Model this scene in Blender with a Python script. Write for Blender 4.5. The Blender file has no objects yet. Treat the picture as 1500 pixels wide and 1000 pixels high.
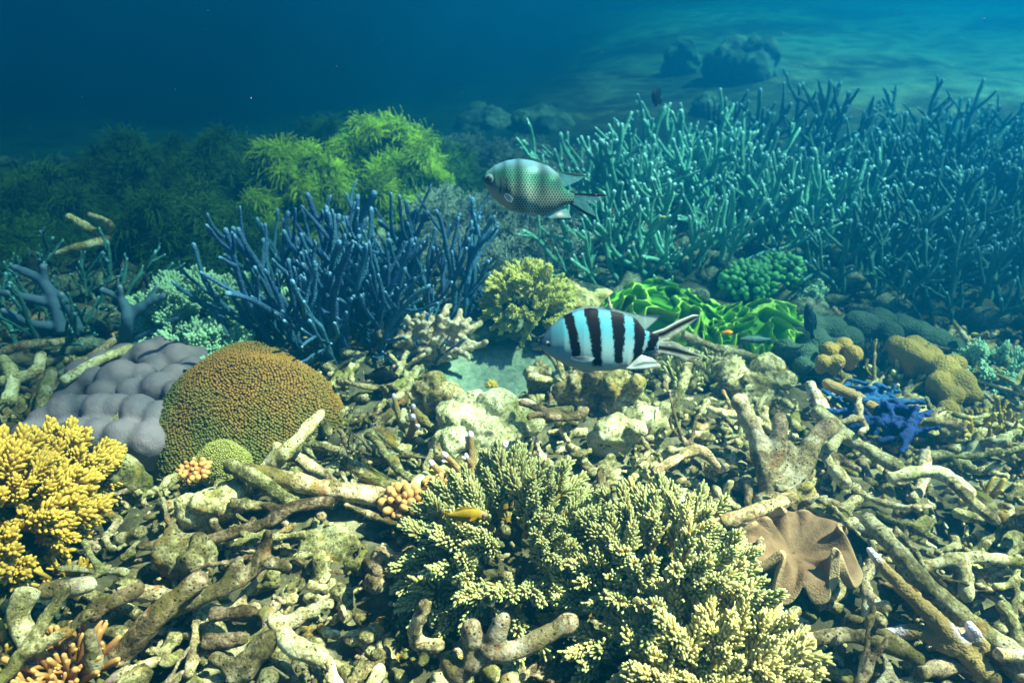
import bpy, math, random
import numpy as np
from mathutils import Vector, Matrix, Quaternion

# ------------------------------------------------------------------ camera, light, exposure
S = bpy.context.scene
COL = S.collection
PITCH = math.radians(27.0)
CAMZ = 1.0
FPX = 1083.0                                   # focal length in pixels of a 1500 px wide frame
cd = bpy.data.cameras.new("camera"); cam = bpy.data.objects.new("camera", cd); COL.objects.link(cam)
cam.location = (0, 0, CAMZ); cam.rotation_euler = (math.pi / 2 - PITCH, 0, 0)
cd.sensor_width = 36.0; cd.lens = 36.0 * FPX / 1500.0; cd.clip_start = 0.02; cd.clip_end = 500
cd.dof.use_dof = True; cd.dof.focus_distance = 1.25; cd.dof.aperture_fstop = 5.0
S.camera = cam

SUN = Vector((0.54, 0.0, 0.80)).normalized()  # towards the sun
W = bpy.data.worlds.new("World"); S.world = W; W.use_nodes = True
wn = W.node_tree.nodes; wn.clear()
sky = wn.new("ShaderNodeTexSky"); sky.sky_type = 'NISHITA'; sky.sun_disc = False
sky.sun_elevation = math.asin(SUN.z); sky.sun_rotation = math.atan2(SUN.x, SUN.y)
bg = wn.new("ShaderNodeBackground"); bg.inputs[1].default_value = 0.05
wo = wn.new("ShaderNodeOutputWorld")
W.node_tree.links.new(sky.outputs[0], bg.inputs[0]); W.node_tree.links.new(bg.outputs[0], wo.inputs[0])
ld = bpy.data.lights.new("sun", 'SUN'); ld.energy = 5.0; ld.angle = math.radians(0.5); ld.color = (1.0, 0.72, 0.49)
sun = bpy.data.objects.new("sun", ld); COL.objects.link(sun)
sun.rotation_euler = (-SUN).to_track_quat('-Z', 'Y').to_euler(); sun.location = (3, -1, 5)
S.view_settings.view_transform = 'Standard'; S.view_settings.look = 'None'
S.view_settings.exposure = 2.35; S.view_settings.gamma = 1.0
S.render.engine = 'CYCLES'
cy = S.cycles
cy.max_bounces = 6; cy.diffuse_bounces = 1; cy.glossy_bounces = 1; cy.transmission_bounces = 2
cy.volume_bounces = 1; cy.transparent_max_bounces = 12; cy.use_denoising = True
cy.sample_clamp_indirect = 4.0; cy.caustics_reflective = False; cy.caustics_refractive = False

rnd = random.Random(7); npr = np.random.RandomState(7)
PI = math.pi

# ------------------------------------------------------------------ noise
def _hash(i, j, k, s):
    n = (i * 374761393 + j * 668265263 + k * 1274126177 + s * 974634777) & 0xffffffff
    n = ((n ^ (n >> 13)) * 1274126177) & 0xffffffff
    n = (n ^ (n >> 16)) & 0xffffffff
    return n / 2147483648.0 - 1.0
def vnoise(p, s=0):
    p = np.asarray(p, float); i = np.floor(p).astype(np.int64); f = p - i; u = f * f * (3 - 2 * f)
    x, y, z = i[:, 0], i[:, 1], i[:, 2]; r = 0
    for a in (0, 1):
        wa = u[:, 0] if a else 1 - u[:, 0]
        for b in (0, 1):
            wb = u[:, 1] if b else 1 - u[:, 1]
            for c in (0, 1):
                wc = u[:, 2] if c else 1 - u[:, 2]
                r = r + wa * wb * wc * _hash(x + a, y + b, z + c, s)
    return r
def fbm(p, sc, octv=3, s=0):
    r = 0; a = 1.0
    for o in range(octv):
        r = r + a * vnoise(np.asarray(p) * sc * 2 ** o + 17.3 * o, s + o); a *= 0.5
    return r
def sig(x): return 1 / (1 + np.exp(-np.clip(x, -30, 30)))
def smooth(a, b, x):
    t = np.clip((x - a) / (b - a), 0, 1); return t * t * (3 - 2 * t)

# ------------------------------------------------------------------ mesh helpers
class MB:
    """collects vertices and faces for ONE mesh; t is a per-vertex 0..1 value (0 base, 1 growing tip)"""
    def __init__(s): s.V = []; s.Q = []; s.T = []; s.A = []; s.C = []; s.n = 0
    def add(s, V, Q=None, T=None, t=0.0, col=None):
        V = np.asarray(V, float)
        s.V.append(V)
        if Q is not None and len(Q): s.Q.append(np.asarray(Q, int) + s.n)
        if T is not None and len(T): s.T.append(np.asarray(T, int) + s.n)
        s.A.append(np.full(len(V), t) if np.isscalar(t) else np.asarray(t, float))
        if col is not None: s.C.append(np.asarray(col, float))
        s.n += len(V); return s
    def arr(s):
        V = np.concatenate(s.V); A = np.concatenate(s.A)
        Q = np.concatenate(s.Q) if s.Q else np.zeros((0, 4), int)
        T = np.concatenate(s.T) if s.T else np.zeros((0, 3), int)
        return V, Q, T, A
    def mesh(s, name, mat, smooth=True):
        V, Q, T, A = s.arr()
        return mesh_from(name, V, Q, T, A, mat, np.concatenate(s.C) if s.C else None, smooth)

def mesh_from(name, V, Q, T, A, mat, C=None, smooth=True):
    me = bpy.data.meshes.new(name)
    nq, nt = len(Q), len(T)
    me.vertices.add(len(V)); me.vertices.foreach_set("co", np.ascontiguousarray(V, np.float32).ravel())
    me.loops.add(nq * 4 + nt * 3); me.polygons.add(nq + nt)
    li = np.concatenate([np.asarray(Q).ravel(), np.asarray(T).ravel()]).astype(np.int32)
    me.loops.foreach_set("vertex_index", li)
    me.polygons.foreach_set("loop_start", np.concatenate([np.arange(nq) * 4, nq * 4 + np.arange(nt) * 3]).astype(np.int32))
    me.polygons.foreach_set("use_smooth", np.full(nq + nt, smooth))
    at = me.attributes.new("tip", 'FLOAT', 'POINT'); at.data.foreach_set("value", np.asarray(A, np.float32))
    if C is not None:
        ca = me.attributes.new("col", 'FLOAT_COLOR', 'POINT')
        ca.data.foreach_set("color", np.concatenate([C, np.ones((len(C), 1))], 1).astype(np.float32).ravel())
    me.update(calc_edges=True); me.validate()
    if mat: me.materials.append(mat)
    return me

def frames(P):
    P = np.asarray(P, float); d = np.gradient(P, axis=0); d /= np.linalg.norm(d, axis=1)[:, None] + 1e-12
    u = np.cross(d[0], [0.31, 0.77, 0.55]); u /= np.linalg.norm(u); U = [u]
    for k in range(1, len(P)):
        u = U[-1] - d[k] * np.dot(U[-1], d[k]); u /= np.linalg.norm(u) + 1e-12; U.append(u)
    U = np.array(U); return d, U, np.cross(d, U)
def tube(mb, P, R, sides=8, t=None, caprings=2, start_cap=False):
    P = np.asarray(P, float); R = np.asarray(R, float) * np.ones(len(P))
    d, U, B = frames(P)
    if t is None: t = np.linspace(0, 1, len(P))
    t = np.asarray(t, float) * np.ones(len(P))
    ex, er, et = [], [], []
    for k in range(1, caprings + 1):
        a = k / (caprings + 0.6) * PI / 2
        ex.append(P[-1] + d[-1] * R[-1] * math.sin(a)); er.append(R[-1] * math.cos(a)); et.append(t[-1])
    if ex:
        P2 = np.concatenate([P, ex]); R2 = np.concatenate([R, er]); t2 = np.concatenate([t, et])
        U = np.concatenate([U, np.repeat(U[-1:], len(ex), 0)]); B = np.concatenate([B, np.repeat(B[-1:], len(ex), 0)])
    else: P2, R2, t2 = P, R, t
    a = np.linspace(0, 2 * PI, sides, endpoint=False); n = len(P2)
    ring = (U[:, None, :] * np.cos(a)[None, :, None] + B[:, None, :] * np.sin(a)[None, :, None]) * R2[:, None, None] + P2[:, None, :]
    V = ring.reshape(-1, 3); T_ = np.repeat(t2, sides)
    i = np.arange(n - 1)[:, None] * sides; j = np.arange(sides)[None, :]; j2 = (j + 1) % sides
    Q = np.stack([i + j, i + j2, i + sides + j2, i + sides + j], -1).reshape(-1, 4)
    V = np.concatenate([V, [P2[-1] + d[-1] * R2[-1] * (0.35 if ex else 0.0)]]); T_ = np.concatenate([T_, [t2[-1]]])
    top = n * sides; jj = np.arange(sides)
    T = np.stack([(n - 1) * sides + jj, (n - 1) * sides + (jj + 1) % sides, np.full(sides, top)], -1)
    if start_cap:
        V = np.concatenate([V, [P2[0] - d[0] * R2[0] * 0.3]]); T_ = np.concatenate([T_, [t2[0]]])
        T = np.concatenate([T, np.stack([(jj + 1) % sides, jj, np.full(sides, top + 1)], -1)])
    mb.add(V, Q, T, T_)
def ico(sub=2):
    import bmesh
    bm = bmesh.new(); bmesh.ops.create_icosphere(bm, subdivisions=sub, radius=1.0)
    bm.verts.ensure_lookup_table()
    V = np.array([v.co[:] for v in bm.verts]); T = np.array([[v.index for v in f.verts] for f in bm.faces]); bm.free()
    return V, T
ICO2 = ico(2); ICO1 = ico(1)
def ball(mb, c, r, t=0.0, sub=ICO2): mb.add(sub[0] * np.asarray(r) + np.asarray(c), None, sub[1], t)

def remesh(mb, voxel, smooth_it=2, disp=(), keep=None):
    """fuse the collected solids into one skin, relax it, then roughen it: disp = [(scale, amount, octaves)]"""
    me = mb.mesh("temporary", None); o = bpy.data.objects.new("temporary", me); COL.objects.link(o)
    m = o.modifiers.new("r", 'REMESH'); m.mode = 'VOXEL'; m.voxel_size = voxel; m.adaptivity = 0
    dg = bpy.context.evaluated_depsgraph_get(); e = o.evaluated_get(dg); em = e.to_mesh()
    nv = len(em.vertices); V = np.empty(nv * 3, np.float32); em.vertices.foreach_get("co", V); V = V.reshape(-1, 3).astype(float)
    Q = np.empty(len(em.loops), np.int32); em.loops.foreach_get("vertex_index", Q); Q = Q.reshape(-1, 4)
    e.to_mesh_clear(); bpy.data.objects.remove(o); bpy.data.meshes.remove(me)
    E = np.concatenate([Q[:, [0, 1]], Q[:, [1, 2]], Q[:, [2, 3]], Q[:, [3, 0]]])
    deg = np.bincount(E.ravel(), minlength=nv)[:, None]
    for _ in range(smooth_it):
        acc = np.stack([np.bincount(E[:, 0], V[E[:, 1], c], nv) + np.bincount(E[:, 1], V[E[:, 0], c], nv) for c in range(3)], 1)
        V = 0.4 * V + 0.6 * acc / deg
    if disp:
        N = vnormals(V, Q)
        d = 0
        for k, (sc, am, oc) in enumerate(disp): d = d + am * fbm(V, sc, oc, 31 * k + 5)
        V = V + N * (d[:, None] if not np.isscalar(d) else d)
    return V, Q
def vnormals(V, Q):
    n = np.cross(V[Q[:, 2]] - V[Q[:, 0]], V[Q[:, 3]] - V[Q[:, 1]]); N = np.zeros_like(V)
    for c in range(4):
        for k in range(3): N[:, k] += np.bincount(Q[:, c], n[:, k], len(V))
    return N / (np.linalg.norm(N, axis=1)[:, None] + 1e-12)

# ------------------------------------------------------------------ objects
def tag(o, label=None, cat=None, group=None, kind=None):
    if label: o["label"] = label
    if cat: o["category"] = cat
    if group: o["group"] = group
    if kind: o["kind"] = kind
    return o
def empty(name, loc, label, cat, group=None, rz=0.0):
    o = bpy.data.objects.new(name, None); COL.objects.link(o); o.location = loc; o.rotation_euler = (0, 0, rz)
    o.empty_display_size = 0.02
    return tag(o, label, cat, group)
def mobj(name, me, loc=(0, 0, 0), rot=None, sc=1.0, parent=None):
    o = bpy.data.objects.new(name, me); COL.objects.link(o); o.location = loc
    if rot is not None: o.rotation_mode = 'QUATERNION'; o.rotation_quaternion = rot
    o.scale = (sc, sc, sc) if np.isscalar(sc) else sc
    if parent: o.parent = parent
    return o
def qz(d, spin=0.0):
    return Vector(d).to_track_quat('Z', 'Y') @ Quaternion((0, 0, 1), spin)

# ------------------------------------------------------------------ the ground and pixels on it
def H(x, y):
    x = np.asarray(x, float); y = np.asarray(y, float)
    p = np.stack([x.ravel(), y.ravel(), 0 * x.ravel()], 1)
    h = 0.05 * fbm(p, 1.3, 2, 3).reshape(x.shape)
    h = h + 0.05 * np.exp(-((y - 1.25) / 0.35) ** 2)
    h = h - 0.09 * np.exp(-(((x + 0.02) / 0.22) ** 2 + ((y - 1.78) / 0.20) ** 2))      # sand pocket
    h = h - 0.07 * np.exp(-(((x + 0.75) / 0.35) ** 2 + ((y - 1.35) / 0.16) ** 2))      # hollow by the dome coral
    h = h + 0.10 * smooth(3.6, 5.5, y) * smooth(1.2, -.2, x) * fbm(p, 0.8, 3, 21).reshape(x.shape)
    h = h - 0.155 * np.logaddexp(0, (y - 4.6) * 1.2) / 1.2 * sig(-(x + 0.2) / 0.9)         # the reef falls away on the left
    h = h + 0.035 * np.logaddexp(0, (y - 4.0) * 2) / 2 * sig((x - 1.0) / 0.8)
    return h
def ray(px, py):
    a = (px - 750.0) / FPX; b = (py - 500.0) / FPX; c, s = math.cos(PITCH), math.sin(PITCH)
    return np.array([a, c - b * s, -s - b * c])
def G(px, py):
    """the point of the ground seen at pixel (px, py)"""
    d = ray(px, py); t = 0.4
    while t < 40:
        p = np.array([0, 0, CAMZ]) + d * t
        if p[2] < float(H(p[0], p[1])): break
        t += 0.01
    return np.array([p[0], p[1], float(H(p[0], p[1]))])
def P3(px, py, depth): return np.array([0, 0, CAMZ]) + ray(px, py) * depth
def on(x, y, dz=0.0): return np.array([x, y, float(H(x, y)) + dz])

# ------------------------------------------------------------------ materials
class NT:
    def __init__(s, name):
        s.m = bpy.data.materials.new(name); s.m.use_nodes = True; s.t = s.m.node_tree; s.t.nodes.clear()
        s.out = s.n("ShaderNodeOutputMaterial")
    def n(s, typ, **kw):
        o = s.t.nodes.new(typ)
        for k, v in kw.items(): setattr(o, k, v)
        return o
    def l(s, a, b): s.t.links.new(a, b)
    def coords(s):
        tc = s.n("ShaderNodeTexCoord"); oi = s.n("ShaderNodeObjectInfo"); s.oi = oi
        m = s.n("ShaderNodeMath", operation='MULTIPLY'); s.l(oi.outputs['Random'], m.inputs[0]); m.inputs[1].default_value = 37.0
        s.w = m.outputs[0]; s.co = tc.outputs['Object']; return s.co
    def noise(s, scale, detail=3.0, rough=0.55, dist=0.0):
        o = s.n("ShaderNodeTexNoise", noise_dimensions='4D'); s.l(s.co, o.inputs['Vector']); s.l(s.w, o.inputs['W'])
        o.inputs['Scale'].default_value = scale; o.inputs['Detail'].default_value = detail
        o.inputs['Roughness'].default_value = rough; o.inputs['Distortion'].default_value = dist
        return o.outputs['Fac']
    def voro(s, scale, feature='F1', out='Distance', rand=1.0):
        o = s.n("ShaderNodeTexVoronoi", feature=feature); s.l(s.co, o.inputs['Vector'])
        o.inputs['Scale'].default_value = scale; o.inputs['Randomness'].default_value = rand
        return o.outputs[out]
    def ramp(s, fac, stops, interp='LINEAR'):
        o = s.n("ShaderNodeValToRGB"); e = o.color_ramp.elements; o.color_ramp.interpolation = interp
        while len(e) < len(stops): e.new(0.5)
        for k, (p, c) in enumerate(stops):
            e[k].position = p; e[k].color = (c[0], c[1], c[2], 1) if not np.isscalar(c) else (c, c, c, 1)
        s.l(fac, o.inputs[0]); return o.outputs[0]
    def mix(s, fac, a, b, mode='MIX'):
        o = s.n("ShaderNodeMix", data_type='RGBA', blend_type=mode)
        for sock, v in ((o.inputs[0], fac), (o.inputs[6], a), (o.inputs[7], b)):
            if hasattr(v, 'links'): s.l(v, sock)
            elif np.isscalar(v): sock.default_value = v if sock.type == 'VALUE' else (v, v, v, 1)
            else: sock.default_value = (v[0], v[1], v[2], 1)
        return o.outputs[2]
    def math(s, op, a, b=0.0):
        o = s.n("ShaderNodeMath", operation=op)
        for k, v in ((0, a), (1, b)):
            if hasattr(v, 'links'): s.l(v, o.inputs[k])
            else: o.inputs[k].default_value = v
        return o.outputs[0]
    def attr(s, name, out='Fac'):
        o = s.n("ShaderNodeAttribute", attribute_name=name); return o.outputs[out]
    def bump(s, h, strength, dist, prev=None):
        o = s.n("ShaderNodeBump"); s.l(h, o.inputs['Height']); o.inputs['Strength'].default_value = strength
        o.inputs['Distance'].default_value = dist
        if prev is not None: s.l(prev, o.inputs['Normal'])
        return o.outputs[0]
    def principled(s, col, rough=0.7, normal=None, spec=0.2, sss=0.0):
        b = s.n("ShaderNodeBsdfPrincipled"); s.b = b
        if hasattr(col, 'links'): s.l(col, b.inputs['Base Color'])
        else: b.inputs['Base Color'].default_value = (*col, 1)
        b.inputs['Roughness'].default_value = rough; b.inputs['Specular IOR Level'].default_value = spec
        if normal is not None: s.l(normal, b.inputs['Normal'])
        s.l(b.outputs[0], s.out.inputs[0]); return s.m
    def vary(s, col, hue=0.02, val=0.25):
        """each object its own slight shade"""
        h = s.n("ShaderNodeHueSaturation"); s.l(col, h.inputs['Color'])
        mr = s.n("ShaderNodeMapRange"); s.l(s.oi.outputs['Random'], mr.inputs[0]); mr.inputs[3].default_value = 0.5 - hue; mr.inputs[4].default_value = 0.5 + hue
        s.l(mr.outputs[0], h.inputs['Hue'])
        f = s.math('FRACT', s.math('MULTIPLY', s.oi.outputs['Random'], 7.31))
        mv = s.n("ShaderNodeMapRange"); s.l(f, mv.inputs[0]); mv.inputs[3].default_value = 1 - val; mv.inputs[4].default_value = 1 + val
        s.l(mv.outputs[0], h.inputs['Value']); return h.outputs[0]

def coral_mat(name, lo, hi, tip, ns=12, tstart=0.55, tend=1.0, bscale=220, bstr=0.5, bdist=0.002, rough=0.75, hue=0.015, val=0.18, big=None):
    n = NT(name); n.coords()
    c = n.ramp(n.noise(ns, 4, 0.6), [(0.3, lo), (0.7, hi)])
    c = n.vary(c, hue, val)
    c = n.mix(n.ramp(n.attr("tip"), [(tstart, 0.0), (tend, 1.0)]), c, tip)
    if big: c = n.mix(n.ramp(n.noise(big[0], 3), [(0.46, 0.0), (0.60, 0.65)]), c, big[1])
    v = n.voro(bscale); nb = n.noise(bscale * 0.4, 4, 0.6)
    h = n.math('ADD', n.math('MULTIPLY', v, -0.6), nb)
    return n.principled(c, rough, n.bump(h, bstr, bdist))

def dead_mat(name, dark, mid, pale, pal_amt=0.5, orange=True, bs=1.0, green=0.0):
    n = NT(name); n.coords()
    a = n.noise(15 * bs, 7, 0.72, 0.5)
    c = n.ramp(a, [(0.34, dark), (0.47, mid), (0.58, pale), (0.72, tuple(min(0.85, 1.25 * k) for k in pale))])
    c = n.mix(0.85, c, n.ramp(n.noise(150 * bs, 6, 0.75), [(0.36, 0.10), (0.48, 0.46), (0.60, 0.85)]), 'OVERLAY')
    c = n.mix(n.ramp(n.noise(330 * bs, 3, 0.7), [(0.56, 0.0), (0.64, 0.8)]), c, tuple(0.35 * k for k in dark))      # dark turf specks
    if orange:
        c = n.mix(n.ramp(n.noise(19 * bs, 4, 0.65), [(0.59, 0.0), (0.66, 0.75)]), c, (0.46, 0.21, 0.04))
        c = n.mix(n.ramp(n.noise(13.3 * bs, 4, 0.65), [(0.61, 0.0), (0.69, 0.55)]), c, (0.42, 0.27, 0.30))
        c = n.mix(n.ramp(n.noise(10.7 * bs, 5, 0.65), [(0.55 - green, 0.0), (0.66 - green, 0.6)]), c, (0.20, 0.19, 0.04))
    sp = n.voro(115 * bs); on_ = n.ramp(n.noise(22 * bs, 2), [(0.46, 0.0), (0.56, 0.95)])
    c = n.mix(n.math('MULTIPLY', n.ramp(sp, [(0.14, 1.0), (0.26, 0.0)]), on_), c, (0.022, 0.018, 0.016))       # bored holes
    c = n.vary(c, 0.035, 0.40)
    h = n.math('ADD', n.noise(110 * bs, 7, 0.75), n.math('MULTIPLY', n.ramp(sp, [(0.08, 0.0), (0.3, 1.0)]), 0.25))
    return n.principled(c, 0.92, n.bump(h, 1.0, 0.011), 0.08)

M = {}
M['dead'] = dead_mat("dead coral limestone", (0.030, 0.026, 0.013), (0.185, 0.15, 0.072), (0.66, 0.55, 0.34), green=.05)
M['deadpale'] = dead_mat("pale bleached limestone", (0.11, 0.085, 0.04), (0.45, 0.37, 0.20), (0.84, 0.75, 0.52), green=.03)
M['chalk'] = dead_mat("chalky reef rock", (0.15, 0.13, 0.07), (0.50, 0.44, 0.28), (0.80, 0.73, 0.52), green=.02)
M['rock'] = dead_mat("reef rock", (0.06, 0.05, 0.022), (0.27, 0.215, 0.10), (0.68, 0.58, 0.36), bs=0.8, green=0.04)
M['darkrock'] = dead_mat("dark reef rock", (0.012, 0.024, 0.02), (0.045, 0.075, 0.06), (0.17, 0.22, 0.17), orange=False, bs=0.7)  # teal cast of the water is put into this rock colour
M['farhead'] = dead_mat("far reef rock", (0.06, 0.10, 0.09), (0.10, 0.15, 0.135), (0.15, 0.21, 0.185), orange=False, bs=0.6)  # haze fade painted in: pale, low contrast, little red
M['acro'] = coral_mat("tan branching coral", (0.16, 0.11, 0.016), (0.30, 0.21, 0.036), (0.38, 0.41, 0.20), 9, 0.5, 1.0, 350, 0.3, 0.0015)
M['acrored'] = coral_mat("cream branching coral", (0.22, 0.14, 0.022), (0.38, 0.26, 0.05), (0.52, 0.48, 0.22), 9, 0.3, 1.0, 350, 0.3, 0.0015)
M['yellow'] = coral_mat("yellow knobbly coral", (0.20, 0.105, 0.010), (0.34, 0.19, 0.018), (0.54, 0.36, 0.065), 12, 0.3, 1.0, 300, 0.3, 0.0015)
M['olive'] = coral_mat("yellow green tufted coral", (0.17, 0.18, 0.025), (0.32, 0.32, 0.045), (0.64, 0.62, 0.18), 9, 0.3, 1.0, 350, 0.3, 0.0015)
M['dome'] = coral_mat("brown dome coral", (0.065, 0.040, 0.010), (0.15, 0.075, 0.015), (0.28, 0.15, 0.030), 7, 0.25, 1.0, 400, 0.2, 0.001, big=(4.0, (0.07, 0.12, 0.03)))
M['smalldome'] = coral_mat("olive dome coral", (0.10, 0.11, 0.03), (0.19, 0.19, 0.05), (0.30, 0.28, 0.08), 14, 0.25, 1.0, 300, 0.5, 0.002)
M['purple'] = coral_mat("mauve lobed coral", (0.095, 0.10, 0.145), (0.25, 0.19, 0.245), (0.6, 0.6, 0.65), 9, 2, 3, 300, 0.6, 0.002)
M['blue'] = coral_mat("blue staghorn coral", (0.018, 0.08, 0.19), (0.05, 0.16, 0.31), (0.14, 0.34, 0.58), 6, 0.6, 1.0, 130, 0.9, 0.005)
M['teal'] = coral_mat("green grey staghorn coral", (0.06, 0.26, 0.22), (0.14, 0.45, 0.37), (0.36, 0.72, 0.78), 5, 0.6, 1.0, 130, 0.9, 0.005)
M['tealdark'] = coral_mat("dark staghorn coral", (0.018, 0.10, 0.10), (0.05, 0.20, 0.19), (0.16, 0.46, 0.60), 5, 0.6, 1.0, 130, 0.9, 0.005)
M['bushteal'] = coral_mat("pale green bushy coral", (0.08, 0.22, 0.13), (0.18, 0.38, 0.24), (0.34, 0.58, 0.40), 10, 0.3, 1.0, 260, 0.5, 0.002)
M['finepale'] = coral_mat("grey green twig coral", (0.10, 0.15, 0.14), (0.20, 0.28, 0.25), (0.30, 0.40, 0.36), 10, 0.4, 1.0, 260, 0.5, 0.002)
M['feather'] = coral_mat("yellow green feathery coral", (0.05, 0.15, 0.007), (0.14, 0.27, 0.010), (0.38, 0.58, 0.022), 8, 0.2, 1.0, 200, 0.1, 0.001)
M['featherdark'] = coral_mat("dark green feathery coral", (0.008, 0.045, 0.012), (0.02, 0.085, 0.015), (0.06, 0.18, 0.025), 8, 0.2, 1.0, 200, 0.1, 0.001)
M['lettuce'] = coral_mat("bright green lettuce coral", (0.05, 0.27, 0.03), (0.15, 0.46, 0.04), (0.36, 0.68, 0.10), 7, 0.55, 1.0, 200, 0.3, 0.002)
M['knob'] = coral_mat("green knobbed coral", (0.012, 0.10, 0.04), (0.035, 0.20, 0.075), (0.10, 0.36, 0.14), 9, 0.3, 1.0, 300, 0.3, 0.002)
M['lobeteal'] = coral_mat("grey green lobed coral", (0.03, 0.075, 0.06), (0.07, 0.135, 0.10), (0.3, 0.3, 0.2), 8, 2, 3, 170, 1.0, 0.006)
M['lobeyellow'] = coral_mat("ochre lobed coral", (0.22, 0.16, 0.04), (0.46, 0.32, 0.07), (0.5, 0.4, 0.2), 9, 2, 3, 190, 1.0, 0.005)
M['finger'] = coral_mat("yellow finger coral", (0.32, 0.28, 0.08), (0.50, 0.46, 0.15), (0.72, 0.72, 0.36), 9, 0.4, 1.0, 300, 0.4, 0.002)
M['leather'] = coral_mat("brown leather coral", (0.085, 0.052, 0.026), (0.23, 0.145, 0.078), (0.40, 0.28, 0.165), 38, 0.86, 1.0, 320, 0.6, 0.0022)
M['orange'] = coral_mat("orange brown knobbed coral", (0.22, 0.08, 0.022), (0.37, 0.155, 0.042), (0.54, 0.29, 0.11), 10, 0.4, 1.0, 400, 0.2, 0.001)
M['bluesponge'] = coral_mat("deep blue sponge", (0.004, 0.025, 0.10), (0.01, 0.065, 0.24), (0.02, 0.11, 0.34), 10, 0.5, 1.0, 150, 0.8, 0.004)
M['lilac'] = coral_mat("brown coral with lilac tip", (0.20, 0.13, 0.05), (0.34, 0.24, 0.10), (0.66, 0.60, 0.85), 8, 0.80, 0.97, 260, 0.9, 0.003)

# ------------------------------------------------------------------ structure: seafloor, unseen water gobo
def build_floor():
    def axis(n, a, b, k):       # graded spacing, finest near the camera
        u = np.linspace(0, 1, n); return a + (b - a) * (np.exp(k * u) - 1) / (math.exp(k) - 1)
    ys = np.concatenate([np.linspace(-1.5, 0.4, 20)[:-1], axis(420, 0.4, 60, 5.2)])
    xp = axis(230, 0, 45, 4.8); xs = np.concatenate([-xp[::-1][:-1], xp])
    X, Y = np.meshgrid(xs, ys); Z = H(X, Y)
    p = np.stack([X.ravel(), Y.ravel(), 0 * X.ravel()], 1)
    r = fbm(p, 9, 4, 40).reshape(X.shape)
    sand = np.exp(-(((X + 0.02) / 0.22) ** 2 + ((Y - 1.78) / 0.20) ** 2))
    Z = Z + (0.022 * r + 0.012 * fbm(p, 38, 3, 60).reshape(X.shape) * smooth(4, 3, Y)) * (1 - 0.95 * np.clip(sand * 1.6, 0, 1)) * (1 - smooth(3.5, 6, Y) * 0.85)
    V = np.stack([X.ravel(), Y.ravel(), Z.ravel()], 1); nx, ny = len(xs), len(ys)
    i = np.arange(ny - 1)[:, None] * nx + np.arange(nx - 1)[None, :]
    Q = np.stack([i, i + 1, i + 1 + nx, i + nx], -1).reshape(-1, 4)
    n = NT("seafloor rubble and sand"); n.coords()
    c = n.ramp(n.noise(5, 6, 0.7, 0.3), [(0.32, (0.03, 0.028, 0.018)), (0.5, (0.10, 0.09, 0.055)), (0.66, (0.30, 0.27, 0.18))])
    c = n.mix(0.7, c, n.ramp(n.noise(60, 5, 0.7), [(0.3, 0.2), (0.5, 0.5), (0.65, 0.75)]), 'OVERLAY')
    sandc = n.mix(n.ramp(n.noise(55, 6, 0.75), [(.38, 0.0), (.6, 1.0)]), (0.15, 0.23, 0.19), (0.34, 0.44, 0.36))  # teal cast of the water is put into the sand colour
    at = n.attr("tip"); c = n.mix(n.math('MAXIMUM', at, 0.0), c, sandc); c = n.mix(n.math('MAXIMUM', n.math('MULTIPLY', at, -1.0), 0.0), c, (0.018, 0.048, 0.04))  # dim teal of deeper water painted into the mid and far floor
    nm = n.bump(n.noise(70, 6, 0.7), 0.7, 0.012)
    m = n.principled(c, 0.95, nm, 0.05)
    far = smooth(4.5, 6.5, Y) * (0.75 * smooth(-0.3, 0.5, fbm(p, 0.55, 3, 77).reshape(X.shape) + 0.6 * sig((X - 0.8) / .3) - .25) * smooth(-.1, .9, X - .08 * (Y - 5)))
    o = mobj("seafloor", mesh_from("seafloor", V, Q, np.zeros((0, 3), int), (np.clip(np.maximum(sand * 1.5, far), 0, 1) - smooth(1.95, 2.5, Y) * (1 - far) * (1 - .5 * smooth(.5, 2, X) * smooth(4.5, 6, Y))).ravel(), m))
    tag(o, kind='structure')
build_floor()

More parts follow.
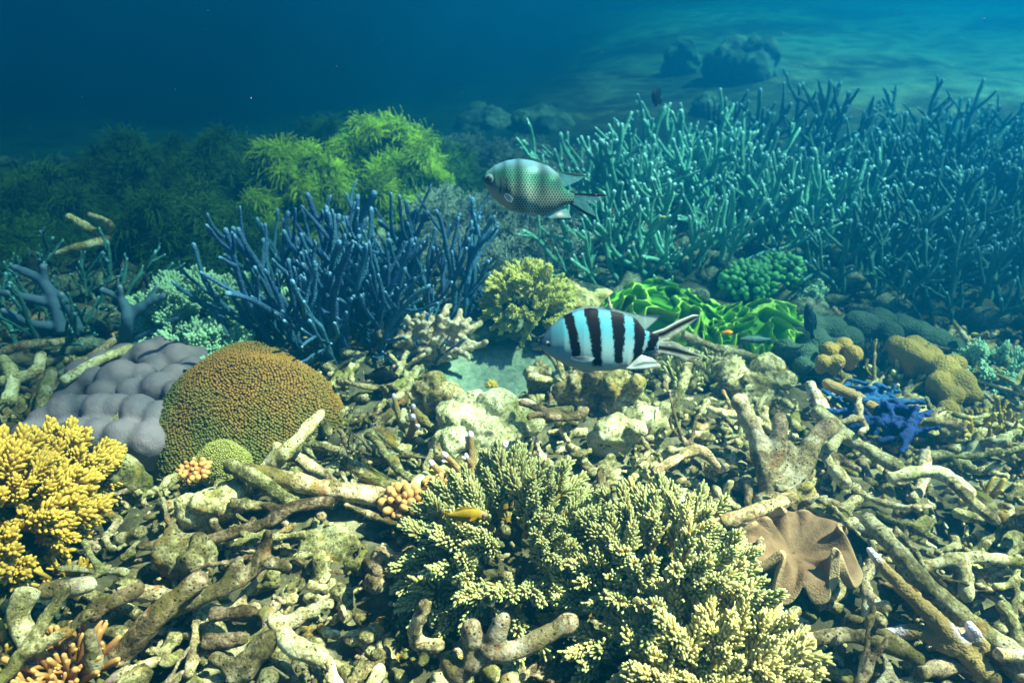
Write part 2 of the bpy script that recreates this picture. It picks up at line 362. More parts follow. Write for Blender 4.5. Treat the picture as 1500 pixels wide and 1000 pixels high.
def build_water_gobo():
    # unseen sea surface added as a gobo: ripple light painted into its transparency
    xs = np.linspace(-9, 9, 200); ys = np.linspace(-6, 14, 220); X, Y = np.meshgrid(xs, ys)
    p = np.stack([X.ravel(), Y.ravel(), 0 * X.ravel()], 1)
    V = np.stack([X.ravel(), Y.ravel(), 1.07 + 0.008 * fbm(p, 2.0, 3, 9)], 1)
    # hand-placed pools of light, dimmer elsewhere, painted into the transmission level
    g = lambda a, b, ra, rb: np.exp(-(((V[:, 0] - a) / ra) ** 2 + ((V[:, 1] - b) / rb) ** 2) ** 1.5)
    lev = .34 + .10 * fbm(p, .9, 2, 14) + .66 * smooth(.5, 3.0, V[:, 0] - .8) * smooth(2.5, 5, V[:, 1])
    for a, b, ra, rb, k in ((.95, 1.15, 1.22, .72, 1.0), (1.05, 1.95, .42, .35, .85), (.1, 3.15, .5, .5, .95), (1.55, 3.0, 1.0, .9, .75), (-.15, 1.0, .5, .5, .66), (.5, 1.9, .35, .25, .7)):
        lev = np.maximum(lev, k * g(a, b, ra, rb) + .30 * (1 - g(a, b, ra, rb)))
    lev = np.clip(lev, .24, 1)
    i = np.arange(len(ys) - 1)[:, None] * len(xs) + np.arange(len(xs) - 1)[None, :]
    Q = np.stack([i, i + 1, i + 1 + len(xs), i + len(xs)], -1).reshape(-1, 4)
    n = NT("painted water light gobo"); n.coords()
    warp = n.n("ShaderNodeTexNoise"); n.l(n.co, warp.inputs['Vector']); warp.inputs['Scale'].default_value = 1.9; warp.inputs['Detail'].default_value = 2
    ad = n.n("ShaderNodeVectorMath", operation='MULTIPLY_ADD'); n.l(warp.outputs['Color'], ad.inputs[0]); ad.inputs[1].default_value = (0.5, 0.5, 0.5); n.l(n.co, ad.inputs[2])
    n.co = ad.outputs[0]
    v = n.n("ShaderNodeTexVoronoi", feature='SMOOTH_F1'); n.l(n.co, v.inputs['Vector']); v.inputs['Scale'].default_value = 3.4; v.inputs['Smoothness'].default_value = 0.25
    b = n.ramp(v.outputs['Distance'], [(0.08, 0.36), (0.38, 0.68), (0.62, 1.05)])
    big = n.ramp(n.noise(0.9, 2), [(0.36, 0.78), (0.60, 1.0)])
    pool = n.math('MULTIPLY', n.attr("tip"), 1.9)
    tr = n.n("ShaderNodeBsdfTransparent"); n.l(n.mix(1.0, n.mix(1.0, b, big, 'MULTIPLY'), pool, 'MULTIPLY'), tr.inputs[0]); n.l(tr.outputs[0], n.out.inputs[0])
    tag(mobj("water_gobo", mesh_from("water_gobo", V, Q, np.zeros((0, 3), int), lev, n.m)), kind='structure')
build_water_gobo()

# ------------------------------------------------------------------ haze: the sea water itself
def build_haze():
    x0, x1, y0, y1, z0, z1 = -60, 60, -8, 75, -26, 1.10
    V = [(x, y, z) for x in (x0, x1) for y in (y0, y1) for z in (z0, z1)]
    Q = [(0, 1, 3, 2), (4, 6, 7, 5), (0, 4, 5, 1), (2, 3, 7, 6), (0, 2, 6, 4), (1, 5, 7, 3)]
    n = NT("sea water")
    v = n.n("ShaderNodeVolumePrincipled"); v.inputs['Color'].default_value = (0.0003, 0.040, 0.099, 1)
    v.inputs['Absorption Color'].default_value = (0.30, 0.62, 0.65, 1)
    v.inputs['Density'].default_value = 1.0; v.inputs['Anisotropy'].default_value = 0.62
    n.l(v.outputs[0], n.out.inputs['Volume'])
    tag(mobj("haze", mesh_from("haze", np.array(V, float), np.array(Q), np.zeros((0, 3), int), np.zeros(8), n.m, smooth=False)), kind='stuff')
build_haze()

# ------------------------------------------------------------------ more placing helpers
def GH(px, py, h):
    """the point h above the ground on the sight line through (px, py)"""
    d = ray(px, py); t = 0.4
    while t < 40:
        p = np.array([0, 0, CAMZ]) + d * t
        if p[2] < float(H(p[0], p[1])) + h: break
        t += 0.005
    return p
def depth_of(p):
    return p[1] * math.cos(PITCH) + (CAMZ - p[2]) * math.sin(PITCH)
def proj(p):
    c, s = math.cos(PITCH), math.sin(PITCH); q = np.array([p[0], p[1], p[2] - CAMZ])
    dz = q[1] * c - q[2] * s; up = q[1] * s + q[2] * c
    return 750 + FPX * q[0] / dz, 500 - FPX * up / dz
AVOID = []                                       # (x, y, radius) kept clear of loose rubble
def spline(P, n):
    P = np.asarray(P, float)
    if len(P) < 3: return P[0] + (P[-1] - P[0]) * np.linspace(0, 1, n)[:, None]
    Pe = np.concatenate([[2 * P[0] - P[1]], P, [2 * P[-1] - P[-2]]]); out = []
    for u in np.linspace(0, len(P) - 1 - 1e-6, n):
        k = int(u); f = u - k; a, b, c, d = Pe[k:k + 4]
        out.append(0.5 * (2 * b + (c - a) * f + (2 * a - 5 * b + 4 * c - d) * f * f + (3 * b - a - 3 * c + d) * f ** 3))
    return np.array(out)
def fib(n, zmin=-0.2):
    out = []
    for k in range(n):
        z = 1 - (1 - zmin) * (k + 0.5) / n; r = math.sqrt(max(0, 1 - z * z)); a = k * 2.39996
        out.append(np.array([r * math.cos(a), r * math.sin(a), z]))
    return out
def fused(name, mb, mat, voxel, it=2, disp=(), tip=None):
    V, Q = remesh(mb, voxel, it, disp)
    return mesh_from(name, V, Q, np.zeros((0, 3), int), np.zeros(len(V)) if tip is None else tip(V), mat)

# ------------------------------------------------------------------ kinds of growth
def bottlebrush(seed, L=0.10, r=0.006, nubs=110, nl=0.017, nr=0.0029, subs=2, fat=1.0):
    """one branch of a bushy branching coral: an axis ringed with short blunt branchlets"""
    rr = random.Random(seed); mb = MB()
    def brush(P, r0, N, s0):
        P = spline(P, 10); d, U, B = frames(P)
        tube(mb, P, np.linspace(r0, r0 * 0.55, 10), 7, t=np.linspace(0, 0.35, 10))
        for k in range(N):
            s = s0 + (1 - s0) * (k + rr.random()) / N; q = s * 9; i = min(8, int(q)); f = q - i
            c = P[i] * (1 - f) + P[i + 1] * f; a = k * 2.39996 + rr.uniform(-.3, .3)
            out = U[i] * math.cos(a) + B[i] * math.sin(a); fw = 0.55 + 0.7 * s ** 3 + rr.uniform(-.15, .25)
            di = out + d[i] * fw; di /= np.linalg.norm(di)
            l = nl * (1.1 - 0.45 * s) * rr.uniform(0.7, 1.25); bend = d[i] * l * 0.25
            Q = np.array([c, c + di * l * 0.55, c + di * l + bend])
            tube(mb, Q, np.array([1.0, 1.0, 0.72]) * nr * fat * rr.uniform(.85, 1.15), 5, t=[0.15, 0.5, 1.0], caprings=1)
    tilt = [rr.uniform(-.25, .25) for _ in range(4)]
    P = [(0, 0, 0), (tilt[0] * L * .3, tilt[1] * L * .3, L * .5), (tilt[2] * L * .6, tilt[3] * L * .6, L)]
    brush(P, r, nubs, 0.12)
    for k in range(subs):
        a = rr.uniform(0, 6.28); s = rr.uniform(.2, .5); b = np.array([0, 0, L * s]); e = np.array([math.cos(a) * .6, math.sin(a) * .6, .75]); l = L * rr.uniform(.4, .6)
        brush([b, b + e * l * .5, b + (e + [0, 0, .2]) * l], r * .8, int(nubs * .5), 0.2)
    return mb
def stag(seed, L=0.40, r=0.011, forks=4, up=0.5, wob=0.12, sides=8, twigs=0, sub=(0, 1, 1, 2), tipl=.035):
    """one antler of a staghorn coral, with curved side prongs and pale growing tips"""
    rr = random.Random(seed); mb = MB()
    def prong(b, d, l, r0, lift, depth):
        n = max(5, int(l / 0.028) + 2); P = [np.array(b)]; d = np.array(d, float); st = l / (n - 1)
        for k in range(n - 1):
            d = d + np.array([rr.uniform(-wob, wob), rr.uniform(-wob, wob), lift / n]); d /= np.linalg.norm(d); P.append(P[-1] + d * st)
        P = np.array(P); s = np.linspace(0, 1, n); R = r0 * (1 - 0.36 * s) * (1 + np.array([rr.uniform(-.13, .13) for _ in range(n)]))
        t = np.clip(1 - (1 - s) * l / tipl, 0, 1); tube(mb, P, R, sides, t=t)
        if depth < 2:
            for k in range(forks if depth == 0 else rr.choice(sub)):
                q = rr.uniform(.28, .92); i = int(q * (n - 1)); a = rr.uniform(0, 6.28); dd = frames(P)
                o = dd[1][i] * math.cos(a) + dd[2][i] * math.sin(a)
                prong(P[i], dd[0][i] * 0.75 + o * rr.uniform(.55, .95), l * rr.uniform(.22, .48) * (1.15 - .4 * q), R[i] * .86, up, depth + 1)
        for k in range(twigs if depth else twigs * 2):
            i = rr.randrange(n // 3, n); a = rr.uniform(0, 6.28); dd = frames(P)
            o = dd[1][i] * math.cos(a) + dd[2][i] * math.sin(a); e = dd[0][i] * .7 + o; l2 = rr.uniform(.012, .03)
            tube(mb, [P[i], P[i] + e * l2 * .6, P[i] + e * l2], r0 * .42, 6, t=[.2, .7, 1], caprings=1)
    prong((0, 0, 0), (rr.uniform(-.2, .2), rr.uniform(-.2, .2), 1), L, r, up * .4, 0)
    return mb
def plume(seed, R=0.12, n=230):
    """a weeping tuft of fine strands, combed by the swell"""
    rr = random.Random(seed); mb = MB(); lean = np.array([rr.uniform(-.7, .7), rr.uniform(-.7, .7), 0])
    for k in range(n):
        a = rr.uniform(0, 6.28); e = rr.uniform(.15, 1.35); l = R * rr.uniform(.45, .95)
        o = np.array([math.cos(a), math.sin(a), 0]) * math.cos(e) + lean * .55; s = np.linspace(0, 1, 7)[:, None]
        c = np.array([rr.gauss(0, .016), rr.gauss(0, .016), rr.gauss(0, .012)])
        side = np.cross(o, [0, 0, 1]) * rr.uniform(-.3, .3)
        P = c + o * l * s + np.array([0, 0, 1]) * l * (math.sin(e) * 1.25 * s - rr.uniform(.3, .85) * s ** 2.2) + side * l * s ** 2
        tube(mb, P, np.linspace(.0019, .0011, 7), 3, t=np.clip(np.linspace(0, 1, 7) + rr.uniform(-.35, .1), 0, 1), caprings=0)
    return mb
def folded_cap(seed, R, nt=320, ns=44):
    """a fleshy cap: broad drooping lobes parted by deep pinched pleats"""
    rr = random.Random(seed); th = np.linspace(0, 2 * PI, nt, endpoint=False)[None, :]; s = np.linspace(.004, 1, ns)[:, None]
    g = 0 * th; k = 8; lob = 0 * th
    for q in range(k):
        a = (q + rr.uniform(-.28, .28)) * 2 * PI / k; d = np.angle(np.exp(1j * (th - a - .25 * s ** 2 * rr.uniform(-1, 1)))); g = g + rr.uniform(.45, 1.0) * np.exp(-(d / .15) ** 2)
        d2 = np.angle(np.exp(1j * (th - a - PI / k))); lob = lob + rr.uniform(-1, 1) * np.exp(-(d2 / .35) ** 2)
    g = np.clip(g, 0, 1)
    rad = R * s * (1 + .10 * lob + .05 * np.sin(2 * th + .6)) * (1 - .42 * g * s ** 2.2)
    Z = .030 * s ** 1.6 + (.034 * g * s ** 2.8) + .022 * lob * s ** 2 - .045 * s ** 5 * (1 - .8 * g) - .010 * np.exp(-(s / .35) ** 2)
    V = np.stack([rad * np.cos(th), rad * np.sin(th), Z], -1).reshape(-1, 3); i = np.arange(ns - 1)[:, None] * nt; j = np.arange(nt)[None, :]; j2 = (j + 1) % nt
    mb = MB(); mb.add(V, np.stack([i + j, i + j2, i + nt + j2, i + nt + j], -1).reshape(-1, 4), np.stack([np.zeros(nt - 2, int), np.arange(1, nt - 1), np.arange(2, nt)], 1), np.repeat(s[:, 0], nt)); return mb
def solid(o, th, sub=0):
    m = o.modifiers.new("thickness", 'SOLIDIFY'); m.thickness = th; m.offset = 0; m.use_even_offset = False
    if sub:
        m = o.modifiers.new("round", 'SUBSURF'); m.levels = sub; m.render_levels = sub
def knobs(seed, n, R, kr, flat=0.8, stretch=1.0, zmin=-0.1, sides=8):
    """a head of short blunt knobs packed over a rounded core"""
    rr = random.Random(seed); mb = MB()
    ball(mb, (0, 0, R * flat * .25), (R * .72, R * .72, R * .72 * flat), 0.0)
    for d in fib(n, zmin):
        d = d + np.array([rr.gauss(0, .12) for _ in range(3)]); d /= np.linalg.norm(d)
        l = R * rr.uniform(.85, 1.12); e = np.array([d[0], d[1], d[2] * flat]) * l + np.array([0, 0, R * flat * .25]); b = e * .5
        k = kr * rr.uniform(.8, 1.25)
        tube(mb, [b, b + (e - b) * .5, b + (e - b) * .8, e], np.array([.55, .75, 1.0, .95]) * k, sides, t=[0, .2, .6, 1.0], caprings=2)
    return mb
def fragment(seed):
    """a broken piece of dead branching coral"""
    rr = random.Random(seed); mb = MB(); L = rr.uniform(.10, .26); r = rr.uniform(.0055, .0130)
    def limb(b, d, l, r0):
        n = 7; P = [np.array(b, float)]; d = np.array(d, float)
        for k in range(n - 1):
            d = d + np.array([rr.gauss(0, .13), rr.gauss(0, .13), rr.gauss(0, .10)]); d /= np.linalg.norm(d); P.append(P[-1] + d * l / (n - 1))
        P = np.array(P); R = r0 * np.array([rr.uniform(.82, 1.2) for _ in range(n)]) * np.linspace(1.1, .8, n)
        tube(mb, spline(P, 14), np.interp(np.linspace(0, n - 1, 14), range(n), R), 9, start_cap=True); return P, R
    P, R = limb((-L / 2, 0, 0), (1, rr.uniform(-.2, .2), 0), L, r)
    nf = rr.choice((0, 1, 1, 2, 3))
    for k in range(nf):
        i = rr.randrange(2, 6); a = rr.choice((-1, 1)) * rr.uniform(.5, 1.2)
        limb(P[i], (math.cos(a), math.sin(a), rr.uniform(-.2, .6)), L * rr.uniform(.2, .5), R[i] * .88)
    for k in range(rr.randrange(0, 4)):
        i = rr.randrange(1, 7); ball(mb, P[i] + np.array([0, rr.uniform(-1, 1), rr.uniform(-.3, 1)]) * R[i], R[i] * rr.uniform(.6, 1.0))
    return mb, L, nf

def variants(name, fn, mat, seeds, **kw): return [fn(s, **kw).mesh(name, mat) for s in seeds]
def colony(name, base, dirs, meshes, label, cat, group=None, R=0.1, flat=1.0, root=0.45, zoff=0.0, part="branch", sc=(.85, 1.15), seed=0, L=None):
    """a thing whose branches fan out from one base"""
    rr = random.Random(seed + 99); o = empty(name, base, label, cat, group)
    for d in dirs:
        d = np.array(d) + np.array([rr.gauss(0, .10) for _ in range(3)]); d /= np.linalg.norm(d)
        p = np.array([d[0] * R * root, d[1] * R * root, d[2] * R * flat * root + zoff])
        mobj(part, rr.choice(meshes), p, qz(Vector(d) + Vector((0, 0, .1)), rr.uniform(0, 6.28)), rr.uniform(*sc), o)
    return o
def thicket(name, base, rx, ry, n, meshes, label, cat, group=None, lean=0.55, sc=(.7, 1.1), seed=0, part="branch", up=1.0):
    rr = random.Random(seed + 5); o = empty(name, base, label, cat, group)
    for k in range(n):
        q = math.sqrt((k + .5) / n); a = k * 2.39996 + rr.uniform(-.4, .4); x, y = q * math.cos(a), q * math.sin(a)
        w = np.array([base[0] + x * rx * .8, base[1] + y * ry * .8]); z = float(H(w[0], w[1])) - base[2] - .02
        d = Vector((x * lean + rr.gauss(0, .13), y * lean + rr.gauss(0, .13), up))
        mobj(part, rr.choice(meshes), (x * rx * .8, y * ry * .8, z), qz(d, rr.uniform(0, 6.28)), rr.uniform(*sc) * (1.05 - .25 * q), o)
    AVOID.append((base[0], base[1], max(rx, ry) * .5))
    return o
def hero(name, lines, mat, label, cat, group=None, voxel=0.0045, disp=((60, .0016, 3), (20, .002, 2)), tip=None, it=2, balls=()):
    """a coral limb drawn through known places: lines = [([(px, py, height), ...], r0, r1)], radii in photo pixels"""
    mb = MB(); c = GH(*lines[0][0][0]); b = np.array([c[0], c[1], float(H(c[0], c[1]))]); tips = []
    for pts, r0, r1 in lines:
        P = np.array([GH(*p) for p in pts]) - b; dep = depth_of(P[0] + b); n = max(10, 5 * len(pts)); P = spline(P, n)
        w = 1 + .13 * vnoise(np.stack([np.arange(n) * .9, np.full(n, r0 + pts[0][0]), np.zeros(n)], 1), 3)
        tube(mb, P, np.linspace(r0, r1, n) * w * dep / FPX, 10, start_cap=True); tips.append(P[-1])
    for px, py, h, r in balls:
        q = GH(px, py, h); ball(mb, q - b, r * depth_of(q) / FPX)
    f = None
    if tip: f = lambda V: np.clip(1 - np.min([np.linalg.norm(V - q, axis=1) for q in tips], axis=0) / tip, 0, 1)
    o = mobj(name, fused(name, mb, mat, voxel, it, disp, f), b); tag(o, label, cat, group)
    return o

# ------------------------------------------------------------------ the dome, lobed and ruffled corals of the middle ground
def dome_coral(name, base, rx, ry, rz, n, pr, mat, label, cat, seed=0):
    """a rounded head, every polyp a little blunt peg on the skin"""
    mb = MB(); D = np.array(fib(n, -0.12)); Vs, Ts = ICO1
    # low skin below the pegs
    U, T = ico(5); low = lambda d: 1 + .11 * fbm(d, 1.3, 2, seed) + .05 * d[:, 0] - .10 * np.exp(-((d[:, 0] + .25) ** 2 + (d[:, 1] + .8) ** 2 + (d[:, 2] - .35) ** 2) / .12)
    mb.add(U * low(U)[:, None] * np.array([rx, ry, rz]), None, T, 0.0)
    P = D * low(D)[:, None] * np.array([rx, ry, rz]); N = D / np.array([rx, ry, rz]); N /= np.linalg.norm(N, axis=1)[:, None]
    rr = np.random.RandomState(seed); keep = D[:, 1] < 0.65
    k = 6; a = np.linspace(0, 2 * PI, k, endpoint=False)
    for p, nn in zip(P[keep], N[keep]):
        nn = nn + rr.normal(0, .18, 3); nn /= np.linalg.norm(nn); p = p + rr.normal(0, pr * .25, 3)
        u = np.cross(nn, [.3, .5, .8]); u /= np.linalg.norm(u); w = np.cross(nn, u); q = pr * rr.uniform(.75, 1.2); l = pr * rr.uniform(.9, 1.7)
        ring = u * np.cos(a)[:, None] + w * np.sin(a)[:, None]
        V = np.concatenate([p - nn * pr * .5 + ring * q * .8, p + nn * l * .6 + ring * q, p + nn * l + ring * q * .6, [p + nn * l * 1.12]])
        j = np.arange(k); j2 = (j + 1) % k
        Q = np.concatenate([np.stack([j, j2, k + j2, k + j], 1), np.stack([k + j, k + j2, 2 * k + j2, 2 * k + j], 1)])
        T = np.stack([2 * k + j, 2 * k + j2, np.full(k, 3 * k)], 1)
        mb.add(V, Q, T, np.concatenate([np.zeros(k), np.full(k, .55), np.full(k, .9), [1.0]]))
    o = mobj(name, mb.mesh(name, mat), base); tag(o, label, cat); AVOID.append((base[0], base[1] - rx * .3, rx * 1.35)); return o
b = G(362, 636)
dome_coral("dome_coral", b, .222, .20, .200, 9000, .0034, M['dome'], "big brown dome coral covered in tiny golden polyps", "dome coral", seed=3)
b = GH(325, 682, .06)
dome_coral("dome_coral", b, .060, .05, .050, 1500, .0022, M['smalldome'], "small olive dome coral at the foot of the big brown dome", "dome coral", seed=8)

def lobes(name, spec, mat, label, cat, voxel=.007, disp=((9, .006, 2),), it=3, group=None, shrink=1.0, avoid=.12):
    """rounded lobes grown together: spec = [(px, py, depth, radius in pixels, vertical squash)]"""
    mb = MB(); Cs = [(P3(px, py, d), r * shrink * d / FPX, q) for px, py, d, r, q in spec]
    b = np.mean([c for c, r, q in Cs], axis=0); b[2] = float(H(b[0], b[1]))
    for c, r, q in Cs:
        ball(mb, c - b, (r, r, r * q)); lo = c - b - np.array([0, -r * .3, r * .9]); ball(mb, lo, (r * .8, r * .8, r))
    o = mobj(name, fused(name, mb, mat, voxel, it, disp), b); tag(o, label, cat, group); AVOID.append((b[0], b[1], avoid)); return o
up_ = [(105, 572, 1.86, 22), (133, 556, 1.88, 25), (150, 575, 1.82, 22), (173, 552, 1.86, 30), (195, 572, 1.80, 24), (207, 550, 1.87, 22), (230, 566, 1.80, 26), (255, 552, 1.86, 24), (280, 538, 1.92, 20), (262, 572, 1.78, 22),
       (217, 520, 2.0, 28), (185, 525, 2.0, 28), (240, 512, 2.02, 26), (262, 524, 1.97, 26), (290, 524, 2.0, 22), (150, 535, 1.97, 26), (120, 545, 1.95, 24), (300, 548, 1.93, 18), (230, 540, 1.94, 24), (90, 590, 1.82, 20)]
lobes("lobed_coral", [(x, y, d, r, .85) for x, y, d, r in up_] + [(190, 590, 2.0, 60, .6), (240, 580, 2.05, 50, .6), (140, 600, 1.98, 50, .6)], M['purple'], "mauve lobed coral shoulder, upper tier behind the big brown dome", "lobed coral", disp=((16, .004, 2), (50, .0012, 2)), it=2, shrink=1.0, avoid=.27, voxel=.006)
lo_ = [(45, 640, 1.68, 26), (68, 618, 1.72, 26), (97, 604, 1.73, 30), (122, 600, 1.73, 24), (147, 602, 1.72, 28), (175, 602, 1.72, 26), (203, 606, 1.71, 30), (232, 612, 1.70, 26), (80, 645, 1.66, 30), (112, 640, 1.66, 30), (145, 640, 1.66, 30), (180, 642, 1.65, 30), (215, 645, 1.65, 30)]
lobes("lobed_coral", [(x, y, d, r, 1.0) for x, y, d, r in lo_] + [(130, 650, 1.74, 60, .8), (190, 650, 1.74, 55, .8)],
      M['purple'], "mauve lobed coral, lower ridge tucked behind the yellow knobbly coral", "lobed coral", disp=((16, .004, 2), (50, .0012, 2)), it=2, shrink=1.0, avoid=.25, voxel=.006)
rr = random.Random(4)
lobes("lobed_coral", [(x, y, d, r, .9) for x, y, d, r in [(1165, 492, 2.10, 24), (1190, 500, 2.06, 26), (1185, 480, 2.16, 26), (1215, 482, 2.16, 24), (1180, 520, 2.0, 20), (1240, 500, 2.1, 26), (1225, 515, 2.02, 24),
      (1260, 478, 2.2, 26), (1285, 470, 2.24, 24), (1300, 490, 2.16, 22), (1320, 480, 2.22, 24), (1345, 490, 2.2, 24), (1370, 500, 2.18, 24), (1395, 515, 2.14, 24), (1210, 540, 1.95, 18), (1150, 510, 2.02, 18), (1175, 535, 1.95, 16)]],
      M['lobeteal'], "grey green lobed coral bank behind the ochre lobes", "lobed coral", disp=((22, .005, 2),))
lobes("lobed_coral", [(x, y, d, r, .95) for x, y, d, r in [(1312, 505, 2.0, 16), (1328, 512, 1.98, 20), (1345, 525, 1.95, 20), (1362, 520, 1.97, 18), (1380, 540, 1.92, 22), (1398, 535, 1.95, 18), (1408, 560, 1.88, 22), (1375, 560, 1.88, 18), (1395, 580, 1.84, 18), (1420, 575, 1.86, 16), (1340, 505, 2.02, 18), (1390, 600, 1.80, 16)]],
      M['lobeyellow'], "ochre lobed coral ridge beside the yellow finger coral", "lobed coral", voxel=.006, disp=((25, .004, 2),))
lobes("lobed_coral", [(1215, 512, 1.95, 14, .9), (1235, 505, 1.97, 14, .9), (1250, 520, 1.93, 14, 1), (1205, 530, 1.90, 12, 1), (1225, 530, 1.9, 13, 1)], M['lobeyellow'], "small ochre lobed coral left of the dark brush sponge", "lobed coral", voxel=.005, disp=((25, .003, 2),))

def lettuce(px, py, rx, ry, h, label, seed, rs, lean):
    """a mound of meandering ruffles, the crests curling over towards the open water"""
    c = G(px, py); n, m = 300, 210; u = np.linspace(-1.08, 1.08, n)[None, :] + np.zeros((m, 1)); v = np.linspace(-1.08, 1.08, m)[:, None] + np.zeros((1, n))
    q = np.stack([u.ravel() * rx, v.ravel() * ry, np.zeros(n * m) + seed], 1); w = np.stack([vnoise(q * 9, 5), vnoise(q * 9, 6), np.zeros(n * m)], 1) * .035
    a = vnoise((q + w) * rs, seed) + .35 * vnoise((q + w) * rs * 2.1, seed + 1); r = np.clip(1 - np.abs(a) / .42, 0, 1); r = (r * r * (3 - 2 * r)).reshape(m, n)
    a2 = vnoise((q + w) * rs * .9 + 7, seed + 3); r2 = np.clip(1 - np.abs(a2) / .34, 0, 1).reshape(m, n) ** 1.3; r = np.maximum(r, .45 * r2)
    rho = np.sqrt(u * u + v * v) * (1 + .12 * vnoise(q * 5, 9).reshape(m, n)); dome = np.sqrt(np.clip(1 - rho ** 2, 0, 1)); k = smooth(1.0, .75, rho)
    lump = fbm(q, 7, 2, seed + 8).reshape(m, n)
    X = u * rx + .018 * r * k * lump; Y = v * ry - lean * r ** 1.5 * k; Z = h * dome * (1 + .3 * lump) + .042 * r * k * (1 + .35 * lump) - .05 * smooth(.85, 1.1, rho) - .01
    i = np.arange(m - 1)[:, None] * n + np.arange(n - 1)[None, :]; mb = MB()
    mb.add(np.stack([X, Y, Z], -1).reshape(-1, 3), np.stack([i, i + 1, i + n + 1, i + n], -1).reshape(-1, 4), None, r.ravel())
    tag(mobj("lettuce_coral", mb.mesh("lettuce_coral", M['lettuce']), c), label, "lettuce coral", "bright green ruffled corals"); AVOID.append((c[0], c[1], rx))
lettuce(975, 472, .21, .19, .10, "bright lime lettuce coral behind the striped fish tail", 1, 24, .030)
lettuce(1105, 492, .20, .16, .06, "darker green lettuce coral in low ruffles right of the striped fish", 2, 29, .022)

def knob_head(name, px, py, h, seed, n, R, kr, mat, label, cat, flat=.8, group=None, zmin=-.1):
    p = GH(px, py, h); o = mobj(name, knobs(seed, n, R, kr, flat, zmin=zmin).mesh(name, mat), p); tag(o, label, cat, group); return o
knob_head("knobbed_coral", 1095, 425, .03, 1, 150, .088, .0095, M['knob'], "green knobbed coral head, left of a pair above the lettuce coral", "knobbed coral", .8)
knob_head("knobbed_coral", 1140, 412, .05, 2, 150, .085, .0095, M['knob'], "green knobbed coral head, right and higher of a pair", "knobbed coral", .8)
knob_head("knobbed_coral", 592, 745, .06, 3, 46, .040, .0080, M['orange'], "orange brown knobbed coral with blunt fingers by grey log", "knobbed coral", .9)
knob_head("knobbed_coral", 650, 722, .05, 4, 60, .042, .0058, M['orange'], "brown folded coral clump behind yellow green fish", "knobbed coral", .6)
knob_head("knobbed_coral", 1350, 872, .05, 5, 22, .026, .0080, M['orange'], "orange bead cluster beside pale diagonal log", "knobbed coral", .7)
knob_head("knobbed_coral", 720, 565, .05, 6, 14, .014, .006, M['yellow'], "tiny orange knob on a pale rock peak", "knobbed coral", .7)
knob_head("knobbed_coral", 285, 690, .09, 7, 40, .030, .005, M['orange'], "orange cream crust on the knobbly rock by the dome foot", "knobbed coral", .4)

BT = [bottlebrush(s, L=.09, r=.008, nubs=60, nl=.02, nr=.0055, subs=3).mesh("branch", M['bushteal']) for s in range(4)]
colony("bushy_coral", G(285, 480), fib(34, 0), BT, "pale green bushy coral behind the mauve lobed coral", "bushy coral", R=.19, flat=.75, root=.55, seed=1)
colony("bushy_coral", G(385, 470), fib(20, 0), BT, "pale green bushy coral in shade at blue staghorn foot", "bushy coral", R=.14, flat=.7, root=.5, seed=2)
colony("bushy_coral", G(300, 535), fib(14, 0), BT, "low green bushy coral against the back of the brown dome", "bushy coral", R=.10, flat=.7, root=.5, seed=3)
colony("bushy_coral", G(1170, 445), fib(12, 0), BT, "pale mint bushy coral right of the green knobbed heads", "bushy coral", R=.08, flat=.7, root=.4, seed=4, sc=(.5, .8))
colony("bushy_coral", G(1330, 545), fib(12, 0), BT, "cream and green bushy coral at finger coral foot", "bushy coral", R=.07, flat=.7, root=.4, seed=4, sc=(.5, .7))
colony("bushy_coral", G(1460, 560), fib(26, 0), BT, "dim green bushy coral at the right edge behind blue sponge", "bushy coral", R=.15, flat=.6, root=.5, seed=5, sc=(.5, .8))

OL = [bottlebrush(20 + s, L=.065, r=.005, nubs=60, nl=.012, nr=.0026, subs=2).mesh("branch", M['olive']) for s in range(6)]
o = colony("tufted_coral", GH(772, 478, .02), fib(78, -.35), OL, "round yellow green tufted coral left of the striped fish", "tufted coral", R=.135, flat=1.0, root=.62, zoff=.06, seed=6, sc=(.8, 1.1))
AVOID.append((o.location.x, o.location.y, .12))
BL = [stag(300 + s, L=.07, r=.004, forks=4, wob=.15, twigs=3).mesh("branch", M['blue']) for s in range(3)]
colony("twig_coral", G(705, 455), fib(14, .2), BL, "small blue twig coral tucked left of round tufted coral", "twig coral", R=.06, root=.4, seed=7)

def finger_head(px, py, h, n, L, r, mat, label, seed, lean=.8, group=None, cat="finger coral", sides=8, forks=2):
    rr = random.Random(seed); b = GH(px, py, h); o = empty("finger_coral", b, label, cat, group); ms = [stag(seed * 7 + k, L=L, r=r, forks=forks, wob=.12, up=.5).mesh("finger", mat) for k in range(4)]
    for k in range(n):
        q = math.sqrt((k + .5) / n); a = k * 2.39996; d = Vector((q * math.cos(a) * lean, q * math.sin(a) * lean - .1, 1))
        mobj("finger", rr.choice(ms), (q * math.cos(a) * L * .45, q * math.sin(a) * L * .45, -.01), qz(d, rr.uniform(0, 6)), rr.uniform(.7, 1.1), o)
    return o
finger_head(1320, 560, .0, 44, .085, .0075, M['finger'], "yellow finger coral below the ochre lobes", 1, 1.0)
finger_head(1010, 560, .0, 26, .085, .0055, M['finger'], "yellow tipped finger coral under the striped fish tail", 2, .7)
finger_head(1055, 535, .0, 18, .06, .006, M['finger'], "cream finger coral against the green lettuce coral", 3, .9)
finger_head(1435, 640, .0, 16, .075, .009, M['lobeyellow'], "ochre antler coral at the right edge above the rubble", 4, 1.0)
finger_head(1490, 640, .0, 10, .09, .008, M['lobeyellow'], "ochre antler coral half cut off by the right frame edge", 5, .9)
finger_head(700, 712, .03, 7, .095, .010, M['lilac'], "brown speckled antler coral behind the tan branching coral", 6, 1.2, forks=1)
